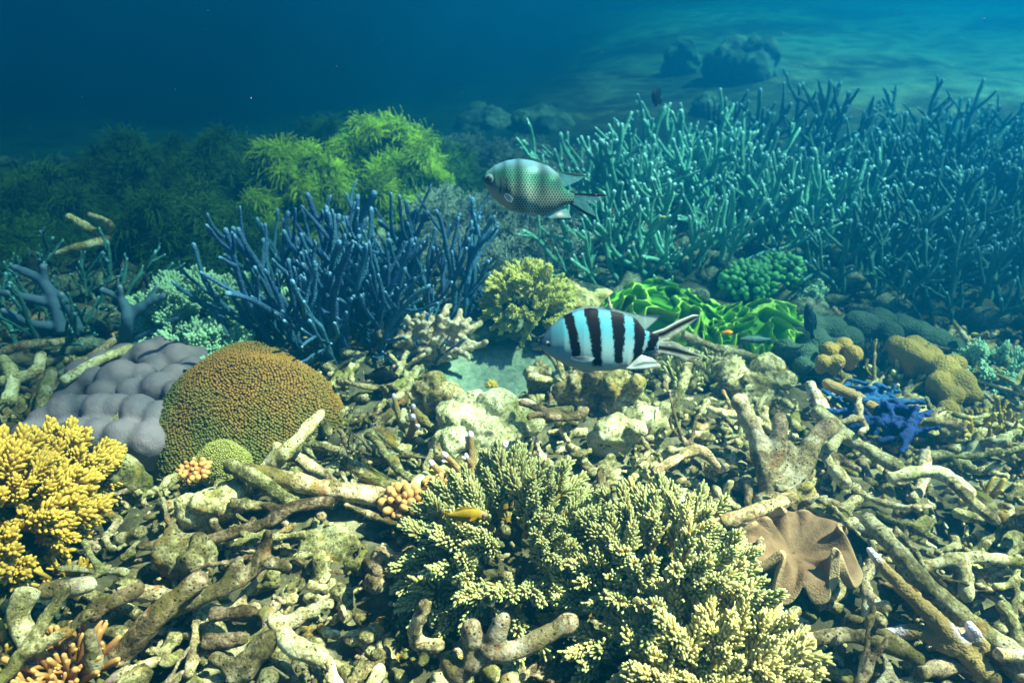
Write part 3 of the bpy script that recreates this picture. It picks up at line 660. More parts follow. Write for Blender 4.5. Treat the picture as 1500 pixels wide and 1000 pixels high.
finger_head(600, 628, .03, 3, .085, .009, M['lilac'], "lone lilac brown coral finger standing on a pale ledge", 7, .25, forks=1)
finger_head(95, 985, .03, 60, .065, .0065, M['orange'], "rust brown finger coral mat in the bottom left corner", 8, 1.0)
finger_head(5, 975, .03, 30, .06, .0065, M['yellow'], "yellow green finger coral cut off by the bottom left corner", 9, 1.0)
finger_head(780, 995, .0, 14, .045, .0035, M['olive'], "small green tipped coral tuft at the bottom edge under pale log", 10, 1.0, forks=3)
finger_head(100, 850, .02, 14, .05, .0045, M['yellow'], "low mustard coral tuft beneath the yellow knobbly coral", 11, 1.0, forks=3)
finger_head(360, 730, .02, 8, .035, .004, M['yellow'], "tiny yellow coral tuft under the crossed grey logs", 12, 1.0)
finger_head(1440, 735, .03, 5, .06, .007, M['yellow'], "mustard curled coral fingers on rubble near right edge", 13, 1.0, forks=1)

# brown leather coral: folded cap on a stalk
def leather():
    b = GH(1150, 862, .0); o = empty("leather_coral", b, "brown leather coral with a deeply folded rim beside the tan branching coral", "leather coral")
    mb = folded_cap(5, .100)
    c = mobj("cap", mb.mesh("cap", M['leather']), (0, 0, .085), Quaternion((1, 0, 0), .12) @ Quaternion((0, 1, 0), .10), 1, o); solid(c, .015, 1)
    mb = MB(); tube(mb, [(0, .03, -.04), (0, .015, .01), (0, .0, .055)], [.045, .040, .022], 20, t=0.3)
    mobj("stalk", mb.mesh("stalk", M['leather']), (0, 0, 0), None, 1, o); AVOID.append((b[0], b[1], .09))
leather()

# brush sponge, blue sponge
mb = MB(); rr = random.Random(3)
for k in range(170):
    a = rr.uniform(0, 6.28); q = math.sqrt(rr.random()) * .03; l = rr.uniform(.05, .085); x, y = q * math.cos(a), q * math.sin(a)
    tube(mb, [(x * .6, y * .6, 0), (x * 1.1, y * 1.1, l * .5), (x * 1.5 + rr.gauss(0, .004), y * 1.5 + rr.gauss(0, .004), l)], .0022, 4, caprings=1)
tag(mobj("brush_sponge", mb.mesh("brush_sponge", M['darkrock']), GH(1275, 545, .0)), "dark brown brush sponge standing left of yellow finger coral", "sponge")
for k, (px, py, lab) in enumerate([(1262, 600, "deep blue ragged sponge under the brown speckled branch"), (1290, 640, "deep blue ragged sponge at the foot of the pale log")]):
    mb = MB(); rr = random.Random(40 + k)
    for q in range(26):
        x, y = rr.uniform(-.07, .07), rr.uniform(-.05, .05); z = rr.uniform(0, .03)
        tube(mb, spline([(x, y, z), (x + rr.gauss(0, .02), y + rr.gauss(0, .02), z + .02), (x + rr.gauss(0, .045), y + rr.gauss(0, .03), z + rr.uniform(.02, .045))], 6), rr.uniform(.005, .009), 7, start_cap=True)
    tag(mobj("blue_sponge", fused("blue_sponge", mb, M['bluesponge'], .004, 1, ((90, .003, 3),)), GH(px, py, .02)), lab, "sponge")

# ------------------------------------------------------------------ bushy corals of the foreground
AC = [bottlebrush(50 + s, L=.095, r=.0065, nubs=125, nl=.0160, nr=.0025, subs=2).mesh("branch", M['acro']) for s in range(8)]
AR = [bottlebrush(70 + s, L=.095, r=.0065, nubs=120, nl=.0155, nr=.0027, subs=2).mesh("branch", M['acrored']) for s in range(6)]
b = G(755, 858); colony("branching_coral", b, [d for d in fib(44, -.12)], AC, "tan branching coral with pale green tips beneath the small yellow fish", "branching coral", "bushy tan corals in the foreground", R=.20, flat=.85, root=.52, zoff=.05, seed=21)
AVOID.append((b[0], b[1], .17))
b = G(952, 918); colony("branching_coral", b, [d for d in fib(48, -.15)], AC + AR[:2], "large tan branching coral between the leather coral and the pale bottom log", "branching coral", "bushy tan corals in the foreground", R=.18, flat=1.0, root=.52, zoff=.05, seed=22)
AVOID.append((b[0], b[1], .17))
b = G(1030, 1045); colony("branching_coral", b, [d for d in fib(48, -.1)], AR, "cream branching coral in bright sun at the bottom edge", "branching coral", "bushy tan corals in the foreground", R=.155, flat=.85, root=.5, zoff=.03, seed=23)
AVOID.append((b[0], b[1], .13))
YE = [bottlebrush(90 + s, L=.075, r=.008, nubs=64, nl=.015, nr=.0042, subs=3).mesh("branch", M['yellow']) for s in range(6)]
b = G(0, 830); colony("knobbly_coral", b, [d for d in fib(60, -.2)], YE, "bright yellow knobbly coral at the left edge", "branching coral", R=.18, flat=1.0, root=.58, zoff=.06, seed=24)
AVOID.append((b[0], b[1], .16))
b = G(85, 750); colony("knobbly_coral", b, [d for d in fib(34, -.1)], YE, "yellow knobbly coral mound in front of the mauve lobes", "branching coral", R=.12, flat=.8, root=.5, zoff=.05, seed=25)
AVOID.append((b[0], b[1], .1))

# ------------------------------------------------------------------ staghorn thickets
BS = variants("branch", stag, M['blue'], range(100, 110), L=.54, r=.0128, forks=5, up=.75, wob=.15, sides=9, sub=(0, 0, 1, 1), tipl=.028)
thicket("staghorn_coral", G(490, 505), .21, .17, 40, BS, "dense blue staghorn coral rising behind the big brown dome", "staghorn coral", "blue staghorn corals", lean=.52, sc=(.70, 1.0), seed=1)
thicket("staghorn_coral", G(648, 478), .09, .08, 9, BS, "slender blue staghorn coral to the right of the dense blue one", "staghorn coral", "blue staghorn corals", lean=.5, sc=(.75, .95), seed=2)
thicket("staghorn_coral", G(600, 520), .12, .07, 8, BS, "low blue staghorn coral sprawling behind dead white bush", "staghorn coral", "blue staghorn corals", lean=1.2, sc=(.3, .5), seed=3)
TS = variants("branch", stag, M['teal'], range(120, 130), L=.47, r=.0155, forks=4, up=.7, wob=.17, sides=8, sub=(0, 0, 1, 1), tipl=.03)
TD = variants("branch", stag, M['tealdark'], range(140, 150), L=.47, r=.0145, forks=4, up=.7, wob=.18, sides=8, sub=(0, 0, 1, 1), tipl=.03)
g = "green grey staghorn thicket on the right slope"
for k, (px, py, rx, ry, n, ms, sc, lab) in enumerate([
    (900, 330, .28, .22, 34, TS, (.7, 1.0), "pale green staghorn coral behind the damselfish tail"),
    (985, 300, .30, .25, 40, TS, (.8, 1.15), "pale green staghorn coral below the dark far fish"),
    (1080, 330, .28, .22, 36, TS, (.75, 1.05), "pale green staghorn coral in the middle of the thicket"),
    (900, 405, .22, .15, 22, TS, (.5, .8), "low green staghorn coral just above the striped fish"),
    (1010, 395, .22, .15, 22, TS, (.55, .85), "low green staghorn coral behind the lime lettuce coral"),
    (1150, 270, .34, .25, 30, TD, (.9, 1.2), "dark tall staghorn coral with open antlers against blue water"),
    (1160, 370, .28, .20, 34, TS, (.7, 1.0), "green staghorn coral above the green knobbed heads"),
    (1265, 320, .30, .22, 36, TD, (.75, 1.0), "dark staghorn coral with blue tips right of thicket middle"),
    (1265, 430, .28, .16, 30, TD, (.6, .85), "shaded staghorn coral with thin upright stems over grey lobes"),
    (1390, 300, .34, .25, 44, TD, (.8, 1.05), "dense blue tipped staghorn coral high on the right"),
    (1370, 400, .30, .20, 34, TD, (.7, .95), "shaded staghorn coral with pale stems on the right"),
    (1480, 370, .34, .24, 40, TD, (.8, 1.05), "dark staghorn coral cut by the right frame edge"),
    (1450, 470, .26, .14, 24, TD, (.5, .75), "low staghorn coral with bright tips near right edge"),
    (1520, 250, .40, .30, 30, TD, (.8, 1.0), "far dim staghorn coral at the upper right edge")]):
    thicket("staghorn_coral", G(px, py), rx, ry, int(n * .78), ms, lab, "staghorn coral", g, lean=.55, sc=sc, seed=30 + k)
thicket("staghorn_coral", GH(1370, 235, 0), .25, .2, 9, TD, "lone dark antlers standing above the right thicket", "staghorn coral", g, lean=.8, sc=(.95, 1.2), seed=60)

for k, (px, py, rx, ry, n, lab) in enumerate([(50, 520, .16, .10, 12, "tangle of slender teal prongs below the large slate antlers"), (20, 440, .22, .12, 14, "dim teal prongs behind the large slate antlers at the left edge"), (130, 460, .18, .10, 12, "dim teal prongs between slate antlers and pale green bushy coral")]):
    thicket("staghorn_coral", G(px, py), rx, ry, n, TD, lab, "staghorn coral", "slender teal prongs at the left", lean=1.3, sc=(.38, .6), seed=80 + k)
# antler corals and dead limbs on the left
M['antler'] = coral_mat("slate blue antler coral", (0.03, 0.085, 0.15), (0.07, 0.15, 0.24), (0.28, 0.45, 0.62), 6, 0.6, 1.0, 300, 0.5, 0.002)
smoothd = ((40, .001, 2),)
hero("antler_coral", [([(92, 487, .05), (78, 440, .13), (60, 410, .18), (22, 392, .21)], 10, 6), ([(76, 445, .12), (35, 435, .15), (-10, 426, .16)], 8, 5), ([(65, 415, .17), (63, 390, .22)], 7, 5), ([(90, 480, .05), (40, 472, .10), (5, 455, .13)], 8, 5)],
     M['antler'], "slate blue antler coral reaching left at the left edge", "antler coral", tip=.03, disp=smoothd)
hero("antler_coral", [([(116, 490, .03), (102, 452, .11), (76, 424, .15)], 9, 5), ([(102, 452, .11), (90, 430, .15)], 7, 4)], M['antler'], "slim slate blue antler coral just right of the larger antlers", "antler coral", tip=.03, disp=smoothd)
hero("antler_coral", [([(182, 502, .02), (186, 468, .11), (178, 440, .15), (150, 425, .18)], 10, 5), ([(186, 466, .11), (212, 446, .14), (240, 434, .16)], 9, 6), ([(177, 440, .15), (176, 420, .19)], 6, 4), ([(215, 444, .14), (230, 420, .18)], 6, 4)],
     M['antler'], "forked slate blue antler coral above the mauve lobes", "antler coral", tip=.03, disp=smoothd)
hero("antler_coral", [([(200, 500, .03), (232, 480, .08), (262, 463, .11)], 7, 5)], M['antler'], "single slanting blue coral prong over the mauve lobes", "antler coral", tip=.03, disp=smoothd)
hero("antler_coral", [([(345, 506, .03), (328, 480, .09), (322, 440, .14)], 6, 5), ([(342, 502, .03), (312, 485, .08), (300, 495, .08)], 6, 4), ([(325, 470, .1), (318, 455, .13)], 6, 5)], M['antler'], "small blue antler coral left of the dense blue staghorn", "antler coral", tip=.03, disp=smoothd)
hero("dead_branch", [([(72, 376, .10), (130, 358, .14), (182, 350, .12)], 5, 9), ([(98, 316, .24), (130, 335, .18), (165, 352, .12)], 6, 8), ([(130, 314, .25), (155, 325, .2), (175, 345, .14)], 5, 7)], M['deadpale'], "pale forked dead branch before the dark feathery corals", "dead coral branch", voxel=.007)
for k, (pts, r, lab) in enumerate([
    ([(55, 655, .0), (60, 600, .07), (75, 545, .10)], 12, "upright pale green dead branch at the left edge"),
    ([(60, 600, .02), (110, 545, .06), (165, 500, .10)], 9, "dead branch slanting up toward the forked blue antlers"),
    ([(0, 560, .05), (50, 545, .08), (60, 520, .1)], 10, "dead branch fragment behind left mauve lobes"),
    ([(90, 560, .08), (140, 530, .1), (190, 510, .09)], 9, "algae covered dead branch along the top of the mauve lobes"),
    ([(-10, 520, .05), (40, 505, .08), (100, 500, .06)], 8, "dim dead branch below the large slate antlers"),
    ([(10, 590, .03), (20, 555, .06), (5, 525, .08)], 11, "thick dim dead stump at the far left edge")]):
    hero("dead_branch", [(pts, r, r * .8)], M['deadpale'], lab, "dead coral branch", "dead branches behind the mauve lobes")

# ------------------------------------------------------------------ feathery soft corals
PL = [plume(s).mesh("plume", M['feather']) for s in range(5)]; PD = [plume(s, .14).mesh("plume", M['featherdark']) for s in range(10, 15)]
def feather(px, py, R, flat, n, ms, label, seed, zoff=.0, sc=(.5, 1.0)):
    b = G(px, py); rr = random.Random(seed); o = empty("feathery_coral", b, label, "feathery coral", "feathery corals behind the blue staghorn")
    for d in fib(int(n * 1.9), .0):
        d = d + np.array([rr.gauss(0, .12) for _ in range(3)]); d /= np.linalg.norm(d); w = rr.uniform(.8, 1.12); p = np.array([d[0] * R * w, d[1] * R * .8 * w, d[2] * R * flat * w + zoff])
        mobj("plume", rr.choice(ms), p, qz(Vector((d[0] * .5, d[1] * .5, 1)), rr.uniform(0, 6.28)), rr.uniform(*sc), o)
    # the stubby trunk the plumes grow from
    mb = MB(); tube(mb, [(0, 0, -.05), (0, 0, R * flat * .5 + zoff), (0, 0, R * flat * .8 + zoff)], [R * .3, R * .32, R * .15], 10)
    mobj("trunk", mb.mesh("trunk", M['featherdark']), (0, 0, 0), None, 1, o)
feather(565, 315, .33, 1.10, 44, PL, "bright yellow green feathery coral mound behind the blue staghorn", 1)
feather(440, 330, .26, 1.10, 30, PL, "yellow green feathery coral mound left of the brightest one", 2)
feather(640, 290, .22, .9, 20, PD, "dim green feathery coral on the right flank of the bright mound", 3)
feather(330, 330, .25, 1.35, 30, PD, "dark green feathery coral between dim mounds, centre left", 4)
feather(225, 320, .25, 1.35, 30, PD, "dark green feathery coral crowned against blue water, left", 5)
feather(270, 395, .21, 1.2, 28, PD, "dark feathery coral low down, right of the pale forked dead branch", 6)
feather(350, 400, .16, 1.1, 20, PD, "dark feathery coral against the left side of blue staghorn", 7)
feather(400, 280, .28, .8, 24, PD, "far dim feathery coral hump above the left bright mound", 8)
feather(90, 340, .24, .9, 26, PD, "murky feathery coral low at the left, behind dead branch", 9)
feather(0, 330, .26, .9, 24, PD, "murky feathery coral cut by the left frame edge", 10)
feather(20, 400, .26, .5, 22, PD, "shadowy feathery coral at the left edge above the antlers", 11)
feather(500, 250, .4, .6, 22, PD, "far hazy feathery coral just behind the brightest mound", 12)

# fine grey green twig corals in the middle distance
FP = [stag(200 + s, L=.12, r=.0042, forks=6, up=.4, wob=.25, sides=5, twigs=4).mesh("branch", M['finepale']) for s in range(5)]
for k, (px, py, R, n, lab) in enumerate([
    (690, 250, .20, 40, "hazy grey twig coral right of the bright feathery mound"), (760, 245, .16, 30, "hazy twig coral behind the damselfish back"),
    (720, 350, .16, 34, "grey green twig coral under the damselfish"), (650, 330, .12, 26, "grey green twig coral ball behind slender blue staghorn"),
    (790, 330, .15, 30, "grey green twig coral below the damselfish tail"), (680, 400, .16, 34, "grey green twig coral at slender blue staghorn"),
    (800, 400, .15, 28, "dim twig coral behind the round tufted coral"), (850, 270, .18, 26, "hazy twig coral at the edge of the far sand"), (740, 420, .13, 24, "dim twig coral just left of the round tufted coral")]):
    colony("twig_coral", G(px, py), fib(n, .0), FP, lab, "twig coral", "grey green twig corals in mid distance", R=R, flat=.7, root=.5, seed=40 + k)

# ------------------------------------------------------------------ far coral heads in the blue
def bommie(px, py, w, h, label, seed):
    b = G(px, py); mb = MB(); rr = random.Random(seed)
    for k in range(16):
        a = rr.uniform(0, 6.28); q = rr.random() ** .6 * w * .42; z = rr.uniform(.1, .9) * h; s = w * rr.uniform(.14, .26) * (1.15 - z / h * .4)
        ball(mb, (math.cos(a) * q * (1.1 - .5 * z / h), math.sin(a) * q, z), s)
    ball(mb, (0, 0, h * .25), (w * .42, w * .42, h * .5))
    tag(mobj("coral_head", fused("coral_head", mb, M['farhead'], w * .03, 1, ((3 / w, w * .05, 3), (14 / w, w * .03, 3))), b - np.array([0, 0, .05])), label, "coral head", "far coral heads in the blue haze")
bommie(995, 108, 0.44, .36, "far hazy coral head, left and narrower of two on the sand", 1)
bommie(1088, 112, 0.66, .36, "far hazy coral head, right and wider of two on the sand", 2)
bommie(800, 185, .55, .10, "low dark reef patch in haze above the damselfish", 3)
bommie(705, 185, .5, .12, "low green dark reef patch behind the feathery mound", 4)
bommie(1040, 160, .4, .08, "low hazy reef patch right of the dark far fish", 5)

# ------------------------------------------------------------------ rocks
def rock(px, py, h, w, hh, mat, label, seed, dy=.8, flat=1.0):
    """w, hh: width and height in photo pixels"""
    p = GH(px, py, h); s = depth_of(p) / FPX; b = np.array([p[0], p[1], float(H(p[0], p[1])) - .01]); mb = MB(); rr = random.Random(seed); w *= s; hh *= s
    z0 = p[2] - b[2]
    for k in range(12):
        ball(mb, (rr.uniform(-.34, .34) * w, rr.uniform(-.3, .3) * w * dy, z0 + rr.uniform(-.22, .22) * hh), np.array([w * rr.uniform(.14, .24), w * dy * rr.uniform(.16, .26), hh * rr.uniform(.2, .32)]))
    ball(mb, (0, 0, z0 * .4), (w * .36, w * .34 * dy, z0 * .5 + hh * .3))
    tag(mobj("reef_rock", fused("reef_rock", mb, mat, max(.005, w * .022), 1, ((3 / w, w * .030, 3), (9 / w, w * .03, 4))), b), label, "rock"); AVOID.append((b[0], b[1], w * .45))
rock(272, 812, .05, 95, 100, M['rock'], "smooth blotched boulder among dead branches on the left", 1)
rock(185, 615, .12, 55, 55, M['chalk'], "white pitted rock knob in front of the mauve lobes", 2)
rock(185, 700, .06, 60, 90, M['rock'], "pale edged rock ledge beside the dark hollow under the dome", 3)
rock(310, 735, .05, 100, 75, M['rock'], "knobbly rock carrying a small orange cream crust", 4)
rock(715, 620, .07, 150, 95, M['chalk'], "broad pale rock in front of the sand pocket", 5)
rock(645, 590, .05, 95, 90, M['rock'], "tall pale green ledge under the dead white bush", 6)
rock(850, 560, .08, 90, 75, M['rock'], "brown speckled boulder under the striped fish belly", 7)
rock(905, 562, .08, 75, 60, M['rock'], "ochre boulder under the striped fish anal fin", 8)
rock(790, 548, .08, 50, 60, M['deadpale'], "small upright pitted rock under striped fish head", 9)
rock(895, 625, .05, 95, 60, M['chalk'], "pale rounded rock below the ochre boulder", 10)
rock(955, 615, .05, 60, 55, M['chalk'], "pale block of rock above the tan branching coral", 11)
rock(850, 440, .05, 110, 60, M['rock'], "grey green rock block behind the round tufted coral", 12)
rock(1100, 560, .04, 120, 70, M['rock'], "dim grey rock mound behind the thick dead stump", 13)
rock(680, 660, .03, 110, 60, M['rock'], "grey rubble rock behind the orange knobbed coral", 14)
rock(545, 650, .04, 90, 50, M['rock'], "crusted ledge right of the big brown dome", 15)
rock(590, 830, .04, 110, 90, M['rock'], "green crusted rock left of the tan branching coral", 16)
rock(1345, 610, .03, 110, 50, M['rock'], "grey rock slab below the yellow finger coral", 17)
rock(480, 800, .03, 100, 60, M['rock'], "low crumbly rock in the middle of the left rubble", 18)
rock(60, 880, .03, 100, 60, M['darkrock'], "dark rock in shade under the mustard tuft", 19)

# dead white bush
rr = random.Random(11); b = GH(635, 530, .0); mb = MB(); ball(mb, (0, 0, .05), (.09, .05, .05))
for k in range(80):
    a = rr.uniform(0, 6.28); e = rr.uniform(-.05, 1.3); d = np.array([math.cos(a) * math.cos(e) * 1.5, math.sin(a) * math.cos(e) * .9, math.sin(e) * .8]); l = rr.uniform(.07, .12)
    P = spline([(0, 0, .05), d * l * .5 + [0, 0, .05], d * l + [rr.gauss(0, .012), rr.gauss(0, .012), .055 + rr.gauss(0, .01)]], 7); tube(mb, P, np.linspace(.014, .009, 7), 7)
    for q in range(3): ball(mb, P[rr.randrange(3, 7)] + np.array([rr.gauss(0, .008) for _ in range(3)]), rr.uniform(.006, .010), sub=ICO1)
tag(mobj("dead_bush_coral", fused("dead_bush_coral", mb, M['chalk'], .0042, 1, ((70, .0022, 3),)), b), "pale dead bush coral left of the round tufted coral", "dead coral")
AVOID.append((b[0], b[1], .12))

# ------------------------------------------------------------------ big dead limbs one can tell apart
LD = M['dead']; LP = M['deadpale']
for lines, mat, lab in [
    ([([(1135, 740, .02), (1122, 690, .08), (1108, 640, .13), (1084, 590, .18)], 19, 13), ([(1124, 700, .07), (1140, 655, .12), (1142, 614, .16)], 15, 12), ([(1138, 735, .03), (1172, 690, .08), (1192, 645, .12), (1218, 622, .14)], 19, 13), ([(1140, 710, .06), (1155, 655, .11)], 15, 12), ([(1110, 745, .03), (1165, 735, .03)], 22, 18)], LP, "thick pale dead coral stump with raised stubby arms"),
    ([([(345, 690, .09), (400, 697, .09), (480, 716, .08), (560, 726, .06), (605, 722, .05)], 13, 15)], LD, "long grey log lying from dome foot to orange knobbed coral"),
    ([([(385, 695, .07), (425, 655, .13), (470, 606, .18)], 15, 7), ([(395, 690, .07), (405, 655, .12)], 12, 10)], LP, "pale horn shaped limb leaning against the big brown dome"),
    ([([(330, 680, .12), (378, 702, .10), (428, 738, .06)], 11, 11)], LD, "grey limb crossing under the long log with orange end"),
    ([([(300, 792, .05), (390, 765, .08), (430, 742, .10), (482, 734, .09)], 10, 10), ([(420, 748, .10), (385, 740, .1)], 8, 7)], LD, "mottled grey limb parallel to and below the long log"),
    ([([(500, 675, .12), (545, 697, .09), (590, 722, .06)], 11, 12)], LD, "short log with orange broken end above the long log"),
    ([([(420, 658, .10), (460, 688, .07), (488, 706, .05)], 10, 9)], LD, "stubby limb behind the pale horn shaped limb"),
    ([([(170, 965, .03), (240, 892, .09), (292, 850, .12)], 21, 16)], LD, "thick speckled log slanting across the lower left rubble"),
    ([([(215, 905, .04), (300, 872, .09), (368, 836, .11), (388, 800, .13), (392, 782, .15)], 13, 10), ([(380, 820, .12), (420, 830, .12)], 10, 9), ([(330, 858, .1), (350, 822, .13)], 11, 9)], LD, "bent grey limb with upturned knuckle in the left rubble"),
    ([([(402, 905, .09), (425, 942, .09), (468, 960, .08)], 14, 13)], LP, "hooked pale limb in the lower left centre"),
    ([([(340, 995, .05), (392, 938, .09)], 20, 17), ([(310, 962, .06), (360, 985, .06)], 14, 14)], LD, "fat stub at the bottom edge left of centre"),
    ([([(310, 900, .07), (370, 895, .09)], 13, 10), ([(300, 940, .06), (355, 935, .07)], 14, 10)], LD, "pair of joined stubs above the fat bottom stub"),
    ([([(655, 955, .10), (668, 990, .08), (705, 962, .11), (765, 948, .13), (832, 912, .16)], 14, 15), ([(715, 955, .12), (738, 908, .17)], 15, 12), ([(690, 965, .1), (690, 920, .15)], 12, 14)], LP, "pale dead branch with prongs across the bottom centre"),
    ([([(612, 945, .06), (608, 920, .1), (622, 885, .14)], 12, 10), ([(612, 945, .06), (640, 945, .07)], 12, 12)], LD, "upright brown dead prong left of the pale bottom branch"),
    ([([(1270, 760, .07), (1310, 802, .10), (1352, 852, .10), (1422, 912, .08), (1500, 968, .06)], 13, 15)], LP, "long pale log running to the lower right corner"),
    ([([(1058, 768, .06), (1112, 747, .09), (1182, 720, .11)], 14, 12), ([(1160, 728, .1), (1185, 712, .13)], 11, 10)], LP, "pale branch above the leather coral"),
    ([([(1195, 600, .10), (1242, 640, .08), (1312, 682, .06)], 11, 10), ([(1235, 634, .08), (1215, 655, .09)], 9, 8)], LP, "pale crooked branch in front of the blue sponge"),
    ([([(1165, 985, .03), (1185, 940, .09), (1260, 932, .10), (1345, 965, .06)], 13, 11)], LD, "arched dead branch at the lower right under the leather coral"),
    ([([(1240, 905, .08), (1280, 920, .09), (1345, 965, .07)], 10, 11)], LD, "short slanting dead branch right of the arch"),
    ([([(42, 862, .12), (28, 905, .09), (60, 965, .05)], 17, 15)], LP, "bright pale stump at the lower left edge"),
    ([([(130, 922, .12), (140, 975, .06)], 9, 15)], LP, "small cone of dead coral with orange tip, lower left"),
    ([([(62, 866, .09), (132, 856, .10)], 14, 13)], LP, "white short log under the yellow knobbly coral"),
    ([([(130, 900, .08), (200, 862, .09)], 14, 12)], LD, "brown log in shadow right of the white short log"),
    ([([(1185, 560, .10), (1200, 590, .07), (1212, 622, .04)], 9, 11)], LP, "upright grey branch right of the grey rock mound"),
    ([([(1385, 930, .08), (1440, 940, .06), (1500, 990, .04)], 14, 16), ([(1345, 985, .06), (1400, 975, .05), (1450, 990, .04)], 13, 14)], LD, "brown dead branch in the lower right corner"),
    ([([(1060, 690, .05), (1020, 660, .08), (960, 690, .07)], 9, 8)], LP, "thin pale branch left of the thick stump"),
    ([([(940, 690, .04), (985, 720, .06), (1010, 745, .05)], 9, 8)], LP, "thin pale branch behind the large tan branching coral"),
    ([([(1300, 700, .06), (1370, 690, .08), (1420, 720, .08)], 10, 10)], LP, "pale branch on the right rubble below the blue sponge"),
    ([([(1390, 700, .08), (1430, 740, .08), (1460, 765, .06)], 9, 8)], LD, "grey branch by the mustard curled fingers"),
    ([([(1350, 830, .06), (1420, 815, .08), (1500, 825, .07)], 10, 9), ([(1410, 816, .08), (1415, 870, .05)], 10, 10)], LP, "pale three way branch at the right edge"),
]:
    hero("dead_branch", lines, mat, lab, "dead coral branch")
hero("horn_coral", [([(1440, 985, .05), (1375, 912, .11), (1312, 850, .15), (1272, 803, .19)], 18, 6), ([(1400, 950, .08), (1345, 925, .09), (1300, 928, .08)], 15, 9), ([(1440, 950, .08), (1420, 915, .12)], 12, 8)], M['lilac'],
     "brown ribbed horn coral with lilac tip in the lower right", "horn coral", disp=((150, .0016, 2),), tip=.16, voxel=.004)
hero("horn_coral", [([(1300, 612, .03), (1260, 585, .07), (1212, 562, .10)], 10, 8)], M['lilac'], "brown speckled horn coral above the blue sponge", "horn coral", disp=((150, .0014, 2),), tip=.05)

# ------------------------------------------------------------------ loose rubble
FV = []
for s in range(30):
    mb, L, nf = fragment(s); V, Q = remesh(mb, .0040, 1, ((80, .0022, 3), (28, .0026, 2)))
    FV.append((V, Q, L, nf))
FM = [[mesh_from("dead_branch", V, Q, np.zeros((0, 3), int), np.zeros(len(V)), m) for m in (M['dead'], M['deadpale'])] for V, Q, L, nf in FV]
MARKS = [("the big brown dome coral", 380, 640), ("the mauve lobed coral", 120, 570), ("the yellow knobbly coral", 70, 760), ("the blotched boulder", 270, 815), ("the bottom left finger mat", 60, 985),
         ("the orange knobbed coral", 590, 740), ("the tan branching coral", 760, 800), ("the pale bottom branch", 720, 965), ("the broad pale rock", 715, 620), ("the striped fish", 900, 560), ("the thick pale stump", 1130, 670),
         ("the leather coral", 1150, 840), ("the lilac tipped horn coral", 1350, 900), ("the blue sponge", 1270, 620), ("the mustard curled fingers", 1440, 735), ("the right edge antler coral", 1450, 640), ("the lower left stubs", 350, 940)]
rr = random.Random(77); placed = 0; tries = 0
while placed < 255 and tries < 9000:
    tries += 1; y = rr.uniform(.55, 1.95); hw = .68 * (y * .89 + .45) + .05; x = rr.uniform(-hw, hw)
    if y > 1.62 and x < -.3: continue
    if any((x - a) ** 2 + (y - b) ** 2 < (r * .85) ** 2 for a, b, r in AVOID): continue
    if ((x + .02) / .2) ** 2 + ((y - 1.80) / .16) ** 2 < 1: continue
    k = rr.randrange(len(FV)); V, Q, L, nf = FV[k]; pale = rr.random() < (.62 if x > .2 else .28); sc = rr.uniform(.5, 1.12)
    p = on(x, y, .008 + rr.random() ** 1.5 * .065); tilt = rr.gauss(0, .28)
    q = Quaternion((0, 0, 1), rr.uniform(0, 6.28)) @ Quaternion((0, 1, 0), tilt) @ Quaternion((1, 0, 0), rr.uniform(0, 6.28) if nf == 0 else rr.gauss(0, .6))
    o = mobj("dead_branch", FM[k][int(pale)], p, q, sc)
    px, py = proj(p); mk = min(MARKS, key=lambda m: (m[1] - px) ** 2 + (m[2] - py) ** 2)[0]
    size = "long" if L * sc > .19 else "short" if L * sc < .12 else "middling"
    tag(o, "%s %s %s dead coral branch lying loose near %s" % (size, "pale" if pale else "grey brown", "straight" if nf == 0 else "forked" if nf == 1 else "many pronged", mk), "dead coral branch", "loose dead branches in the rubble bed")
    placed += 1
def bits(name, n, x0, x1, y0, y1, smin, smax, mat, seed):
    rs = np.random.RandomState(seed); base = []
    for s in range(10):
        mb = MB(); r2 = random.Random(s)
        P = spline([(-.5, 0, 0), (0, r2.uniform(-.15, .15), r2.uniform(-.1, .1)), (.5, r2.uniform(-.2, .2), 0)], 6); tube(mb, P, np.array([r2.uniform(.16, .3) for _ in range(6)]), 7, caprings=2, start_cap=True)
        V, Q, T, A = mb.arr(); V = V + .05 * fbm(V, 5, 2, s)[:, None] * V / .3; base.append((V, Q, T))
    out = MB(); c = 0
    while c < n:
        y = y0 + (y1 - y0) * rs.rand(); hw = .70 * (y * .89 + .45) + .1; x = rs.uniform(-hw, hw)
        if not (x0 < x < x1) or ((x + .02) / .2) ** 2 + ((y - 1.80) / .16) ** 2 < 1: continue
        c += 1; V, Q, T = base[rs.randint(10)]; sz = smin + (smax - smin) * rs.rand() ** 2
        R = np.array((Quaternion((0, 0, 1), rs.rand() * 6.28) @ Quaternion((0, 1, 0), rs.normal(0, .4))).to_matrix()); out.add(V * sz * np.array([1, 1, 1.0]) @ R.T + on(x, y, rs.rand() * .03), Q, T, 0.0)
    tag(mobj(name, out.mesh(name, mat)), kind='stuff', label="small broken coral rubble covering the seafloor", cat="rubble")
bits("coral_rubble", 3000, -3, 3, .5, 2.0, .012, .06, M['dead'], 1)
bits("coral_rubble", 1700, -3, 3, .5, 2.1, .008, .034, M['rock'], 2)
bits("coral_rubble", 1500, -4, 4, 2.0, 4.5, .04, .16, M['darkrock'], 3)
bits("coral_rubble", 500, -4, -.55, 1.75, 3.2, .03, .09, M['darkrock'], 4)

